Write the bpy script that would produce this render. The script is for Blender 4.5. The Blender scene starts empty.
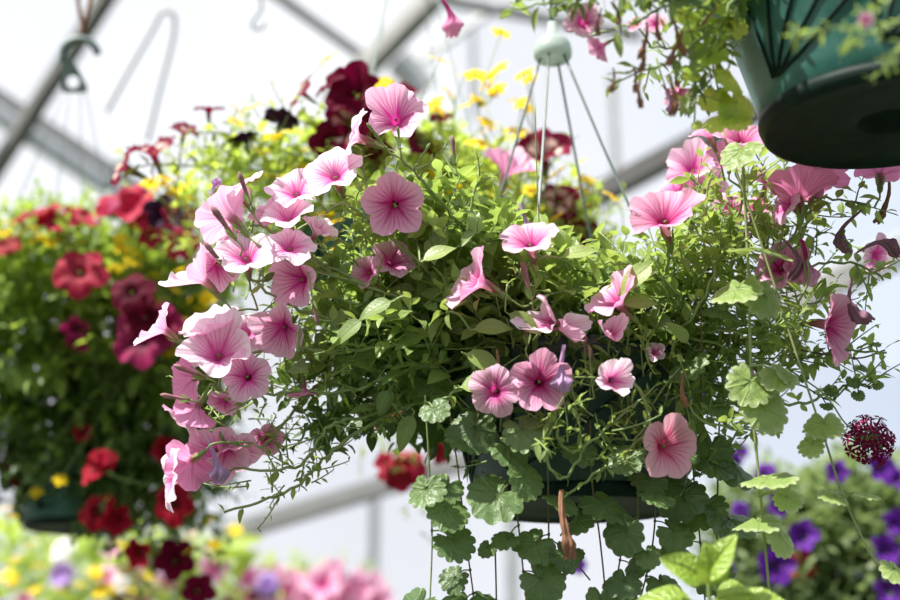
import bpy, math, random
from mathutils import Vector, Matrix, Euler
R = random.Random(7)
PI = math.pi
V = Vector
# ------------------------------------------------------------------ camera frame
FPX = 1236.0
TH = math.radians(17.5)
CAM = V((0, 0, 1.5))
RT = V((1, 0, 0)); FW = V((0, math.cos(TH), math.sin(TH))); UP = V((0, -math.sin(TH), math.cos(TH)))
def P(px, py, d):
    return CAM + d * (FW + ((px - 450) / FPX) * RT + ((300 - py) / FPX) * UP)
def DV(x, y, z):
    return (RT * x + UP * y - FW * z).normalized()
def px2m(n, d): return n * d / FPX
sc = bpy.context.scene
COL = sc.collection
cd = bpy.data.cameras.new('camera'); cam = bpy.data.objects.new('camera', cd); COL.objects.link(cam)
cam.location = CAM; cam.rotation_euler = (PI / 2 + TH, 0, 0)
cd.sensor_width = 36; cd.lens = 36 * FPX / 900
cd.clip_start = 0.05; cd.clip_end = 200
cd.dof.use_dof = True; cd.dof.focus_distance = 1.41; cd.dof.aperture_fstop = 2.1
sc.camera = cam
sc.view_settings.view_transform = 'Standard'
sc.view_settings.look = 'None'; sc.view_settings.gamma = 1.07; sc.view_settings.exposure = .18
sc.cycles.max_bounces = 8; sc.cycles.transparent_max_bounces = 12
sc.cycles.sample_clamp_indirect = 6

# ------------------------------------------------------------------ materials
class NT:
    def __init__(s, m):
        m.use_nodes = True; s.t = m.node_tree; s.t.nodes.clear()
        s.out = s.n('ShaderNodeOutputMaterial')
    def n(s, k, **kw):
        x = s.t.nodes.new(k)
        for a, b in kw.items(): setattr(x, a, b)
        return x
    def set(s, sock, v):
        if isinstance(v, bpy.types.NodeSocket): s.t.links.new(v, sock)
        elif v is not None:
            if isinstance(v, tuple) and len(v) == 3 and sock.type == 'RGBA': v = (*v, 1)
            sock.default_value = v
    def m(s, op, a, b=None, c=None, clamp=False):
        x = s.n('ShaderNodeMath', operation=op, use_clamp=clamp)
        s.set(x.inputs[0], a)
        if b is not None: s.set(x.inputs[1], b)
        if c is not None: s.set(x.inputs[2], c)
        return x.outputs[0]
    def mix(s, f, a, b):
        x = s.n('ShaderNodeMix', data_type='RGBA')
        s.set(x.inputs[0], f); s.set(x.inputs[6], a); s.set(x.inputs[7], b)
        return x.outputs[2]
    def ss(s, v, a, b, lo=0.0, hi=1.0):
        x = s.n('ShaderNodeMapRange', interpolation_type='SMOOTHSTEP')
        s.set(x.inputs[0], v); s.set(x.inputs[1], a); s.set(x.inputs[2], b); s.set(x.inputs[3], lo); s.set(x.inputs[4], hi)
        return x.outputs[0]
    def noise(s, scale, detail=3, vec=None):
        x = s.n('ShaderNodeTexNoise'); x.inputs['Scale'].default_value = scale; x.inputs['Detail'].default_value = detail
        s.set(x.inputs['Vector'], vec if vec is not None else s.n('ShaderNodeTexCoord').outputs['Object'])
        return x.outputs['Fac']
    def attr(s, name): return s.n('ShaderNodeAttribute', attribute_name=name).outputs['Fac']
    def bump(s, h, st, dist=0.001):
        x = s.n('ShaderNodeBump'); x.inputs['Strength'].default_value = st; x.inputs['Distance'].default_value = dist
        s.set(x.inputs['Height'], h); return x.outputs[0]
    def bsdf(s, col, rough=.5, spec=.5, nrm=None, metal=0):
        x = s.n('ShaderNodeBsdfPrincipled')
        s.set(x.inputs['Base Color'], col); s.set(x.inputs['Roughness'], rough); s.set(x.inputs['Metallic'], metal)
        x.inputs['Specular IOR Level'].default_value = spec
        if nrm is not None: s.set(x.inputs['Normal'], nrm)
        return x.outputs[0]
    def trans(s, col, nrm=None):
        x = s.n('ShaderNodeBsdfTranslucent'); s.set(x.inputs[0], col)
        if nrm is not None: s.set(x.inputs['Normal'], nrm)
        return x.outputs[0]
    def mixs(s, f, a, b):
        x = s.n('ShaderNodeMixShader'); s.set(x.inputs[0], f)
        s.t.links.new(a, x.inputs[1]); s.t.links.new(b, x.inputs[2]); return x.outputs[0]
    def done(s, sh): s.t.links.new(sh, s.out.inputs[0])
def newmat(name):
    m = bpy.data.materials.new(name); return m, NT(m)

def mat_simple(name, col, rough=.5, spec=.5, metal=0, nscale=0, namp=.3, tr=0):
    m, t = newmat(name)
    c = (*col, 1)
    cc = c
    if nscale:
        f = t.noise(nscale)
        cc = t.mix(t.ss(f, .3, .7), tuple(x * (1 - namp) for x in col), tuple(min(1, x * (1 + namp)) for x in col))
    sh = t.bsdf(cc, rough, spec, None, metal)
    if tr: sh = t.mixs(tr, sh, t.trans(cc))
    t.done(sh); return m

def mat_leaf(name, dark, light, tcol, tr=.4, rough=.42, spec=.45, edge=None, vein=0.25, kind='petunia', bs=.5, bd=.0012):
    """rnd attribute: leaf to leaf variation. UV u along, v across for pinnate; polar (angle, radius) for round"""
    m, t = newmat(name)
    uv = t.n('ShaderNodeUVMap'); sep = t.n('ShaderNodeSeparateXYZ'); t.t.links.new(uv.outputs[0], sep.inputs[0])
    u, v = sep.outputs[0], sep.outputs[1]
    r = t.attr('rnd')
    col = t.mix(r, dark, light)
    if kind == 'petunia':
        mid = t.ss(t.m('ABSOLUTE', t.m('SUBTRACT', v, .5)), 0.0, .09, 1, 0)
        lat = t.m('SINE', t.m('MULTIPLY', t.m('SUBTRACT', u, t.m('MULTIPLY', t.m('ABSOLUTE', t.m('SUBTRACT', v, .5)), .5)), 44))
        ln = t.ss(lat, .8, 1.0)
    else:
        mid = t.ss(t.m('COSINE', t.m('MULTIPLY', u, 2 * PI * 7)), .93, 1.0)
        lat = t.noise(5, 3)
        ln = t.ss(t.m('SINE', t.m('MULTIPLY', t.m('ADD', v, t.m('MULTIPLY', t.m('ABSOLUTE', t.m('SINE', t.m('MULTIPLY', u, 7 * PI))), .4)), 26)), .75, 1)
    ve = t.m('MAXIMUM', mid, t.m('MULTIPLY', ln, .5))
    col = t.mix(t.m('MULTIPLY', ve, vein), col, tuple(min(1, x * 1.6 + .03) for x in light))
    if edge:
        col = t.mix(t.m('MULTIPLY', t.ss(v, .7, .98), .7), col, edge)
    nz = t.noise(260, 2)
    col = t.mix(t.m('MULTIPLY', nz, .35), col, tuple(x * .6 for x in dark))
    b = t.bump(t.m('SUBTRACT', t.m('MULTIPLY', nz, .8), ve), bs, bd)
    sh = t.bsdf(col, rough, spec, b)
    tc = t.mix(r, tuple(x * .6 for x in tcol), tcol)
    t.done(t.mixs(tr, sh, t.trans(tc))); return m

def mat_petal(name, base, edge, vein, throat, back, tr=.4, veins=1.0, star=None, tcol=None, spec=.25):
    m, t = newmat(name)
    uv = t.n('ShaderNodeUVMap'); sep = t.n('ShaderNodeSeparateXYZ'); t.t.links.new(uv.outputs[0], sep.inputs[0])
    u, v = sep.outputs[0], sep.outputs[1]
    tc = t.n('ShaderNodeTexCoord').outputs['Object']
    nz = t.noise(3.0, 3, tc)
    uu = t.m('ADD', u, t.m('MULTIPLY', t.m('SUBTRACT', nz, .5), .03))
    c5 = t.m('COSINE', t.m('MULTIPLY', uu, 2 * PI * 5))           # 1 at petal centres
    c25 = t.m('COSINE', t.m('MULTIPLY', uu, 2 * PI * 25))
    c55 = t.m('COSINE', t.m('MULTIPLY', uu, 2 * PI * 55))
    fade = t.ss(v, .45, 1.08, 1, 0)
    fade2 = t.ss(v, .4, .95, 1, 0)
    main = t.m('MULTIPLY', t.ss(c5, t.m('ADD', .15, t.m('MULTIPLY', t.ss(v, .38, .85), .80)), 1.0), t.ss(v, .42, 1.05, 1, 0))
    sec = t.m('MULTIPLY', t.ss(c25, .55, 1.0), t.m('MULTIPLY', fade, .95))
    ter = t.m('MULTIPLY', t.ss(c55, .5, 1.0), t.m('MULTIPLY', fade2, .65))
    vv = t.m('MULTIPLY', t.m('MAXIMUM', t.m('MAXIMUM', main, sec), ter), veins)
    col = t.mix(t.ss(v, .55, 1.0), base, edge)
    col = t.mix(t.m('MULTIPLY', nz, .25), col, tuple(min(1, x * .8) for x in base))
    if star:
        f = t.m('MULTIPLY', t.ss(c5, .75, .35), t.m('MULTIPLY', t.ss(v, .38, .48), t.ss(v, .68, .82, 1, 0)))
        col = t.mix(f, col, star)
        vv = t.m('MULTIPLY', vv, .4)
    col = t.mix(vv, col, vein)
    col = t.mix(t.ss(v, .34, .70, .9, 0), col, throat)
    geo = t.n('ShaderNodeNewGeometry').outputs['Backfacing']
    tube = t.ss(v, .28, .42, 1, 0)
    bk = t.mix(tube, t.mix(t.m('MULTIPLY', t.m('MAXIMUM', main, sec), .5), tuple(min(1, x * 1.05) for x in base), vein), back)
    if star: bk = t.mix(t.m('MULTIPLY', f, .8), bk, star)
    col = t.mix(geo, col, bk)
    b = t.bump(t.m('ADD', t.m('MULTIPLY', c25, .5), t.m('ADD', nz, t.m('MULTIPLY', c55, .25))), .35, .0012)
    sh = t.bsdf(col, .6, spec, b)
    t.done(t.mixs(tr, sh, t.trans(tcol or col, b))); return m

M = {}
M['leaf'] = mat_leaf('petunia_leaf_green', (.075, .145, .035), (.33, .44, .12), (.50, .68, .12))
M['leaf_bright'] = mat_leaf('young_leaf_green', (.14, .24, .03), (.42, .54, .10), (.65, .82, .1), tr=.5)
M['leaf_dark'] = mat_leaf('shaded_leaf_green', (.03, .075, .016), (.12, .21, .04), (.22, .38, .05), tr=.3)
M['leaf_back'] = mat_leaf('olive_leaf_green', (.05, .13, .015), (.30, .42, .07), (.45, .64, .07))
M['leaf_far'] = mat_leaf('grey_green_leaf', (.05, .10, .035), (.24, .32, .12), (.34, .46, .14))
M['ivy'] = mat_leaf('ivy_leaf_green', (.045, .10, .032), (.18, .28, .085), (.24, .40, .07), tr=.32, kind='round', vein=.4, bs=.6, bd=.0016)
M['ivy_pale'] = mat_leaf('pale_ivy_leaf', (.20, .32, .07), (.38, .50, .15), (.5, .68, .14), tr=.4, kind='round', vein=.35, bs=.7, bd=.0016, edge=(.55, .62, .33))
M['ivy_lime'] = mat_leaf('backlit_lime_ivy_leaf', (.36, .58, .07), (.55, .76, .13), (.85, 1.0, .2), tr=.7, kind='round', vein=.45)  # lime green, raised to stand in for sun missing behind the leaves
M['basil'] = mat_leaf('glossy_lime_leaf', (.22, .38, .03), (.38, .55, .07), (.6, .8, .08), tr=.35, rough=.2, spec=.9, vein=.4, bs=1.0, bd=.005)
M['stem'] = mat_simple('green_stem', (.24, .34, .11), .5, .4, tr=.15)
M['stem_pale'] = mat_simple('pale_stem', (.30, .36, .14), .5, .4, tr=.15)
M['stem_brown'] = mat_simple('brown_ivy_stem', (.11, .10, .045), .55, .3)
M['calyx'] = mat_simple('calyx_green', (.22, .33, .09), .55, .3, tr=.3)
M['pink'] = mat_petal('pink_petal', (.84, .34, .58), (.93, .60, .76), (.52, .015, .22), (.58, .02, .25), (.38, .16, .17), tr=.42)
M['pink_pale'] = mat_petal('sunlit_pale_pink_petal', (.93, .55, .75), (.97, .86, .93), (.68, .05, .33), (.72, .08, .38), (.36, .17, .16), tr=.4)  # paler pink, with sun-blown highlights of the left blooms put in the colour
M['pink_deep'] = mat_petal('deep_pink_petal', (.78, .25, .48), (.88, .46, .64), (.44, .008, .15), (.46, .008, .15), (.38, .16, .16), tr=.42)
M['pink_salmon'] = mat_petal('salmon_pink_petal', (.86, .35, .48), (.92, .50, .61), (.60, .03, .16), (.58, .06, .16), (.45, .30, .18), tr=.42)
M['burgundy'] = mat_petal('burgundy_star_petal', (.13, .002, .024), (.17, .003, .034), (.07, .001, .012), (.10, .006, .015), (.10, .02, .03), tr=.3, tcol=(.30, .004, .05), spec=.08, star=(.85, .62, .55))
M['burg_dark'] = mat_petal('dark_burgundy_petal', (.085, .0015, .014), (.11, .002, .02), (.03, .001, .008), (.02, .001, .005), (.10, .02, .03), tr=.3, tcol=(.22, .002, .035), spec=.08)
M['black'] = mat_petal('black_purple_petal', (.018, .004, .018), (.03, .006, .03), (.01, .002, .01), (.01, .002, .01), (.03, .012, .025), tr=.12, spec=.1)
M['crimson'] = mat_petal('crimson_petal', (.36, .006, .035), (.42, .008, .045), (.25, .003, .02), (.3, .02, .04), (.4, .06, .07), tr=.3)
M['red'] = mat_petal('red_petal', (.30, .003, .012), (.34, .004, .014), (.22, .002, .01), (.2, .002, .01), (.3, .02, .03), tr=.3)
M['red_dim'] = mat_petal('dark_red_petal', (.26, .002, .014), (.30, .003, .018), (.12, .001, .006), (.1, .001, .006), (.2, .01, .02), tr=.25, spec=.1)
M['magenta'] = mat_petal('magenta_petal', (.30, .005, .07), (.35, .01, .10), (.1, .002, .03), (.1, .002, .03), (.25, .03, .06), tr=.3)
M['purple'] = mat_petal('purple_petal', (.10, .010, .26), (.13, .015, .34), (.04, .004, .12), (.04, .003, .12), (.2, .08, .4), tr=.3)
M['violet'] = mat_petal('lilac_petal', (.45, .30, .72), (.55, .38, .8), (.2, .05, .4), (.3, .1, .5), (.4, .3, .5), tr=.35)
M['white'] = mat_petal('white_petal', (.85, .82, .86), (.9, .9, .9), (.7, .6, .7), (.7, .7, .4), (.7, .7, .6), tr=.35)
M['wilt'] = mat_simple('wilted_lilac_petal', (.55, .34, .58), .7, .2, nscale=120, namp=.35, tr=.35)
M['wilt_purple'] = mat_simple('wilted_purple_petal', (.30, .15, .21), .7, .2, nscale=120, namp=.5, tr=.3)
M['dry'] = mat_simple('dried_brown_petal', (.30, .15, .09), .8, .1, nscale=150, namp=.5, tr=.2)
M['yellow'] = mat_simple('yellow_petal', (.96, .68, .010), .6, .15, nscale=60, namp=.08, tr=.45)
M['orange'] = mat_simple('orange_disc', (.72, .28, .01), .7, .2, nscale=300, namp=.3)
M['verbena'] = mat_simple('verbena_petal', (.15, .004, .04), .6, .1, nscale=90, namp=.35, tr=.25)
M['wire'] = mat_simple('green_plastic_hanger', (.08, .11, .10), .35, .5)
M['wire_blur'] = mat_simple('grey_green_hanger', (.22, .28, .26), .4, .5)
M['hook'] = mat_simple('weathered_grey_hook', (.10, .14, .13), .5, .5)
M['cap'] = mat_simple('pale_green_plastic', (.52, .60, .55), .35, .5, tr=.5)
M['soil'] = mat_simple('dark_potting_soil', (.03, .02, .013), .95, .1, nscale=90, namp=.5)
M['steel'] = mat_simple('galvanised_steel', (.26, .26, .25), .5, .5, 0, nscale=8, namp=.15)
M['steel_dark'] = mat_simple('dark_galvanised_steel', (.12, .12, .115), .55, .4, 0, nscale=8, namp=.15)
M['steel_black'] = mat_simple('weathered_dark_steel', (.05, .05, .048), .6, .3, 0, nscale=8, namp=.15)
M['steel_pale'] = mat_simple('pale_aluminium', (.55, .57, .58), .5, .4, 0, nscale=8, namp=.1)
M['concrete'] = mat_simple('grey_concrete', (.06, .07, .045), .9, .2, nscale=3, namp=.2)
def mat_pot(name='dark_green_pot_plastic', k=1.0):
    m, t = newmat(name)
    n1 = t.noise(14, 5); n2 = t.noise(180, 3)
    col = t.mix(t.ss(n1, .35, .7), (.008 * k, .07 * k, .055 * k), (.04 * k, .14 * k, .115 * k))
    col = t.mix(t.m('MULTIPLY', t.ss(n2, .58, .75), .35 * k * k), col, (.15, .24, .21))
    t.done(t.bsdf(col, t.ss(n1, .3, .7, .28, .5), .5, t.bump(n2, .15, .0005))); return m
M['pot'] = mat_pot(); M['pot_dim'] = mat_pot('shadowed_green_pot_plastic', .38)  # second one is the pot plastic with the central pot's shade put in
M['pot_base'] = mat_simple('near_black_green_plastic', (.004, .015, .011), .6, .15, nscale=40, namp=.3)
def mat_film(name, a):
    m, t = newmat(name)
    n = t.noise(.8, 3)
    w = t.n('ShaderNodeTexWave'); w.inputs['Scale'].default_value = .35; w.inputs['Distortion'].default_value = .4
    f = t.ss(w.outputs['Fac'], .93, 1)
    col = t.mix(n, (.80, .84, .92), (.95, .96, 1.0))
    tr = t.n('ShaderNodeBsdfTransparent'); tr.inputs[0].default_value = (.99, .99, 1, 1)
    sh = t.mixs(t.m('ADD', a, t.m('MULTIPLY', f, .06)), tr.outputs[0], t.trans(col))
    t.done(sh); return m
M['film'] = mat_film('greenhouse_poly_film', .07)

# ------------------------------------------------------------------ mesh builder
class MB:
    def __init__(s): s.v = []; s.f = []; s.uv = []; s.r = []; s.mi = []
    def add(s, vs, fs, uvs=None, r=.5, mi=0):
        k = len(s.v); s.v += vs
        s.uv += uvs if uvs else [(0, 0)] * len(vs)
        s.r += [r] * len(vs)
        for f in fs: s.f.append(tuple(i + k for i in f)); s.mi.append(mi)
    def tube(s, pts, r0, r1=None, n=6, r=.5, mi=0, rad=None):
        if r1 is None: r1 = r0
        m = len(pts); vs = []; fs = []
        prev = None
        for i, p in enumerate(pts):
            tg = (pts[min(i + 1, m - 1)] - pts[max(i - 1, 0)])
            tg = tg.normalized() if tg.length > 1e-9 else V((0, 0, 1))
            if prev is None:
                a = tg.cross(V((.3, .5, .81)));  a = a if a.length > .05 else tg.cross(V((1, 0, 0)))
                a.normalize()
            else:
                a = prev - tg * prev.dot(tg)
                a = a.normalized() if a.length > 1e-6 else tg.orthogonal().normalized()
            prev = a; b = tg.cross(a)
            rr = rad(i / (m - 1)) if rad else r0 + (r1 - r0) * i / (m - 1)
            for j in range(n):
                an = 2 * PI * j / n
                vs.append(p + rr * (math.cos(an) * a + math.sin(an) * b))
        for i in range(m - 1):
            for j in range(n):
                fs.append((i * n + j, i * n + (j + 1) % n, (i + 1) * n + (j + 1) % n, (i + 1) * n + j))
        fs.append(tuple(range(n - 1, -1, -1))); fs.append(tuple((m - 1) * n + j for j in range(n)))
        s.add(vs, fs, None, r, mi)
    def lathe(s, prof, n=48, c=V((0, 0, 0)), mi=0, close=False):
        vs = []; fs = []
        for (r, z) in prof:
            for j in range(n):
                a = 2 * PI * j / n; vs.append(c + V((r * math.cos(a), r * math.sin(a), z)))
        m = len(prof)
        for i in range(m - 1):
            for j in range(n):
                fs.append((i * n + j, i * n + (j + 1) % n, (i + 1) * n + (j + 1) % n, (i + 1) * n + j))
        s.add(vs, fs, None, .5, mi)
    def mesh(s, name, mats, off=None, smooth=True):
        me = bpy.data.meshes.new(name)
        vs = [tuple(v - off) for v in s.v] if off is not None else [tuple(v) for v in s.v]
        me.from_pydata(vs, [], s.f)
        for m_ in (mats if isinstance(mats, (list, tuple)) else [mats]): me.materials.append(m_)
        ul = me.uv_layers.new(name='UVMap')
        li = [0] * len(me.loops); me.loops.foreach_get('vertex_index', li)
        fl = []
        for i in li: fl += s.uv[i]
        ul.data.foreach_set('uv', fl)
        at = me.attributes.new('rnd', 'FLOAT', 'POINT'); at.data.foreach_set('value', s.r)
        me.polygons.foreach_set('material_index', s.mi)
        if smooth: me.polygons.foreach_set('use_smooth', [True] * len(me.polygons))
        me.update(); return me
def link(name, me, parent=None, loc=None):
    o = bpy.data.objects.new(name, me); COL.objects.link(o)
    if parent is not None: o.parent = parent
    if loc is not None: o.location = loc
    return o
def thing(name, label, cat, loc, group=None):
    o = bpy.data.objects.new(name, None); COL.objects.link(o); o.location = loc
    o.empty_display_size = .05
    o['label'] = label; o['category'] = cat
    if group: o['group'] = group
    return o
def catmull(pts, n=6):
    if len(pts) < 3: 
        return [pts[0].lerp(pts[-1], i / n) for i in range(n + 1)]
    out = []
    q = [2 * pts[0] - pts[1]] + list(pts) + [2 * pts[-1] - pts[-2]]
    for i in range(1, len(q) - 2):
        p0, p1, p2, p3 = q[i - 1:i + 3]
        for k in range(n):
            t = k / n
            out.append(.5 * ((2 * p1) + (p2 - p0) * t + (2 * p0 - 5 * p1 + 4 * p2 - p3) * t * t + (3 * p1 - p0 - 3 * p2 + p3) * t ** 3))
    out.append(pts[-1]); return out
def rv(rnd=R):
    while True:
        v = V((rnd.uniform(-1, 1), rnd.uniform(-1, 1), rnd.uniform(-1, 1)))
        if .05 < v.length < 1: return v.normalized()

# ------------------------------------------------------------------ leaves
EXC = []      # room kept free in front of open blooms
def blocked(p):
    for a, b, r_ in EXC:
        if abs(p.x - a.x) > .12 or abs(p.z - a.z) > .12: continue
        ab = b - a; t = max(-.0, min(1, (p - a).dot(ab) / ab.dot(ab)))
        if (a + ab * t - p).length < r_: return True
    return False
def leaf(mb, base, d, up, L, W, r=None, seg=5, droop=.35, fold=.25, wave=.0, petiole=.12):
    d = d.normalized(); side = d.cross(up)
    if side.length < 1e-3: side = d.orthogonal()
    side.normalize(); nr = side.cross(d).normalized()
    if r is None: r = min(1, max(0, R.gauss(.5, .25)))
    vs = []; uv = []; fs = []
    for i in range(seg + 1):
        s_ = i / seg
        w = W * .5 * (math.sin(PI * min(1, s_ ** .75 * .97 + .03)) ** .85 + .02) if s_ < 1 else W * .01
        t_ = petiole + (1 - petiole) * s_
        c = base + d * (L * t_ * (1 - .12 * droop * t_)) - nr * (droop * L * t_ * t_ * .6)
        wv = wave * W * math.sin(s_ * 9)
        for k, x in enumerate((-1, -.5, 0, .5, 1)):
            vs.append(c + side * (w * x) + nr * (abs(x) ** 1.3 * w * fold + wv * x * abs(x)))
            uv.append((s_, .5 + .5 * x))
    for i in range(seg):
        for k in range(4):
            a = i * 5 + k; fs.append((a, a + 1, a + 6, a + 5))
    mb.add(vs, fs, uv, r)
    if petiole: mb.add([base - side * W * .03, base + side * W * .03, vs[3], vs[1]], [(0, 1, 2, 3)], [(0, .5)] * 4, r)
def leaf_lo(mb, base, d, up, L, W, r=None):
    d = d.normalized(); side = d.cross(up)
    if side.length < 1e-3: side = d.orthogonal()
    side.normalize(); nr = side.cross(d).normalized()
    if r is None: r = min(1, max(0, R.gauss(.5, .25)))
    a = base; m1 = base + d * L * .35 - nr * L * .02; m2 = base + d * L * .72 - nr * L * .12; t = base + d * L - nr * L * .28
    vs = [a, m1 - side * W * .5 + nr * W * .1, m1, m1 + side * W * .5 + nr * W * .1, m2 - side * W * .36 + nr * W * .08, m2, m2 + side * W * .36 + nr * W * .08, t]
    uv = [(0, .5), (.35, 0), (.35, .5), (.35, 1), (.7, 0), (.7, .5), (.7, 1), (1, .5)]
    mb.add(vs, [(0, 2, 1), (0, 3, 2), (1, 2, 5, 4), (2, 3, 6, 5), (4, 5, 7), (5, 6, 7)], uv, r)
def round_leaf(mb, c, d, nrm, rad, r=None, lobes=9, seed=0, notch=.55, cup=.18):
    """scalloped kidney leaf: c = point where the stalk joins, d = tip direction, nrm = upper side"""
    rr = random.Random(seed)
    nrm = nrm.normalized(); d = (d - nrm * d.dot(nrm)).normalized(); s = d.cross(nrm)
    if r is None: r = min(1, max(0, rr.gauss(.5, .25)))
    NA, NR = 78, 7
    vs = [c]; uv = [(0, 0)]; fs = []
    ph = rr.uniform(0, 6); ca, cb = rr.uniform(.6, 1.4), rr.uniform(.5, 1.3)
    for j in range(1, NR + 1):
        q = j / NR
        for i in range(NA):
            a = 2 * PI * i / NA                    # 0 = tip
            sc_ = abs(math.cos(a * lobes / 2)) ** .55
            edge = .86 + .17 * sc_ + .03 * math.sin(3 * a + ph)
            body = 1.0 + .10 * math.cos(a) - .02 * math.cos(3 * a)
            back = abs(math.atan2(math.sin(a - PI), math.cos(a - PI)))
            nt = 1 - notch * math.exp(-(back / .28) ** 2)
            ra = rad * q * (body * nt) * (1 + (edge - 1) * q ** 3)
            z = cup * rad * q * q * ca + .025 * rad * q * math.cos(a * lobes) * q + .10 * rad * q * math.sin(2 * a + ph) * cb + .035 * rad * math.sin(9 * q + 3 * a + ph) * math.sin(5 * a + 2 * ph) - .16 * rad * q * q * (math.cos(a) > 0) * math.cos(a)
            z -= .07 * rad * math.exp(-(math.sin(a * 3.5) / .3) ** 2) * q * (1 - q * .5)
            vs.append(c + d * (ra * math.cos(a) + .1 * rad) + s * (ra * math.sin(a)) - nrm * z * 1.0)
            uv.append((i / NA, q))
    for i in range(NA): fs.append((0, 1 + i, 1 + (i + 1) % NA))
    for j in range(NR - 1):
        for i in range(NA):
            a = 1 + j * NA; fs.append((a + i, a + NA + i, a + NA + (i + 1) % NA, a + (i + 1) % NA))
    mb.add(vs, fs, uv, r)

# ------------------------------------------------------------------ flowers
def petunia_mesh(name, mat, seed, cup=0.0, ruffle=.06, notch=.14, fold=0, NA=80, NR=16, tube=1.0, droopy=0, point=0):
    rr = random.Random(seed); mb = MB(); vs = []; uv = []; fs = []
    ph = [rr.uniform(0, 2 * PI) for _ in range(6)]
    am = [rr.uniform(.9, 1.08) for _ in range(5)]
    zz = [rr.uniform(-.10, .10) for _ in range(5)]
    for j in range(NR + 1):
        q = j / NR
        for i in range(NA):
            a = 2 * PI * i / NA
            k = int(round(a / (2 * PI / 5))) % 5
            loc = abs(math.cos(2.5 * a))
            if q < .34:
                t = q / .34
                r_ = .075 + .085 * t ** 1.6; z = -tube * 1.15 + (tube * 1.15 - .36) * t
            else:
                t = (q - .34) / .66
                e = 1 - notch + notch * loc ** .55 + point * loc ** 3
                r_ = .13 + .87 * (t ** 1.22) * (1 + (e * (1 + (am[k] - 1) * loc) - 1 + .010 * math.sin(23 * a + ph[5]) + .018 * math.sin(13 * a + ph[4])) * t ** 2)
                z = -.36 + .36 * (1 - (1 - t) ** 2.0) + cup * t * t
                z += ruffle * t ** 2.4 * (math.sin(7 * a + ph[0]) * .6 + math.sin(11 * a + ph[1]) * .5 + math.sin(17 * a + ph[2]) * .18)
                z += zz[k] * loc * t * t
                z += .10 * (1 - loc) ** 2 * t * t - .05 * math.exp(-((1 - loc) / .12) ** 2) * t * (1 - t * .5)
                z += fold * (math.cos(a + ph[3]) ** 2) * t * t - droopy * t * t * max(0, math.cos(a + ph[4]))
            # slight bend of the tube
            vs.append(V((r_ * math.cos(a) + .05 * math.sin(q * 6), r_ * math.sin(a), z))); uv.append((i / NA, q))
    for j in range(NR):
        for i in range(NA):
            b = j * NA; fs.append((b + i, b + NA + i, b + NA + (i + 1) % NA, b + (i + 1) % NA))
    mb.add(vs, fs, uv, .5)
    # stamens / pale throat knob
    mb.lathe([(0.0, -.34), (.05, -.30), (.055, -.26), (.0, -.22)], 8, mi=1)
    return mb.mesh(name, [mat, M['calyx']])
def calyx_mesh():
    mb = MB(); rr = random.Random(3)
    mb.lathe([(.03, -1.32), (.06, -1.22), (.095, -1.14), (.11, -1.0), (.10, -.93)], 10)
    for k in range(5):
        a = 2 * PI * k / 5 + .3; o = V((math.cos(a), math.sin(a), 0))
        leaf(mb, V((0, 0, -1.0)) + o * .07, V((0, 0, 1)) + o * rr.uniform(.35, .7), o * -1, rr.uniform(.42, .56), .11, .5, 4, droop=-.25, petiole=0)
    return mb.mesh('calyx', M['calyx'])
CALYX = calyx_mesh()
def fset(mat, n=4, lo=False, **kw):
    NA, NR = (40, 9) if lo else (80, 16)
    return [petunia_mesh('petunia_flower', mat, 10 + i, cup=[.02, .14, .06, -.10, .24][i % 5], ruffle=[.055, .08, .10, .075, .11][i % 5], notch=[.25, .25, .29, .24, .32][i % 5],
                         fold=[0, .1, .25, -.15, .3][i % 5], point=.07, NA=NA, NR=NR, **kw) for i in range(n)]
F = {'pink': fset(M['pink'], 5), 'pale': fset(M['pink_pale'], 5), 'deep': fset(M['pink_deep'], 4), 'salmon': fset(M['pink_salmon'], 2)}
for k_, m_ in (('burgundy', 'burgundy'), ('burg_dark', 'burg_dark'), ('black', 'black'), ('crimson', 'crimson'), ('red', 'red'), ('red_dim', 'red_dim'), ('magenta', 'magenta'), ('purple', 'purple'), ('violet', 'violet'), ('white', 'white'), ('bpink', 'pink')):
    F[k_] = [petunia_mesh('petunia_flower', M[m_], 40 + i, cup=[-.1, .05, -.2][i], ruffle=.09, notch=.26, fold=[0, .2, -.2][i], NA=40, NR=9, point=.1) for i in range(3)]
F['crumple'] = [petunia_mesh('petunia_flower', M['pink_pale'], 70 + i, cup=.5, ruffle=.20, notch=.3, fold=[1.3, -1.1][i], droopy=.5) for i in range(2)]

def wilt_mesh(name, mat, seed, L=1.0, fat=.22, bend=.3):
    """closed, shrivelled trumpet hanging from its base at the origin along +z"""
    rr = random.Random(seed); mb = MB(); vs = []; fs = []; uv = []
    NA, NR = 28, 22; ph = rr.uniform(0, 6); tw = rr.uniform(2, 4)
    for j in range(NR + 1):
        q = j / NR
        env = .035 + .02 * q + fat * .62 * math.exp(-((q - .80) / .17) ** 2)
        c = V((bend * math.sin(q * 2.4) * L, bend * .4 * math.sin(q * 4 + ph) * L, q * L))
        for i in range(NA):
            a = 2 * PI * i / NA
            r_ = env * (1 + (.42 * math.sin(5 * a + tw * q * 2 + ph) + .22 * math.sin(9 * a + 9 * q) + .15 * math.sin(25 * q + ph)) * q ** .5)
            vs.append(c + V((r_ * math.cos(a + tw * q), r_ * math.sin(a + tw * q), .03 * math.sin(5 * a) * q))); uv.append((i / NA, q))
    for j in range(NR):
        for i in range(NA): b = j * NA; fs.append((b + i, b + (i + 1) % NA, b + NA + (i + 1) % NA, b + NA + i))
    mb.add(vs, fs, uv, .5); return mb.mesh(name, mat)
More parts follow.
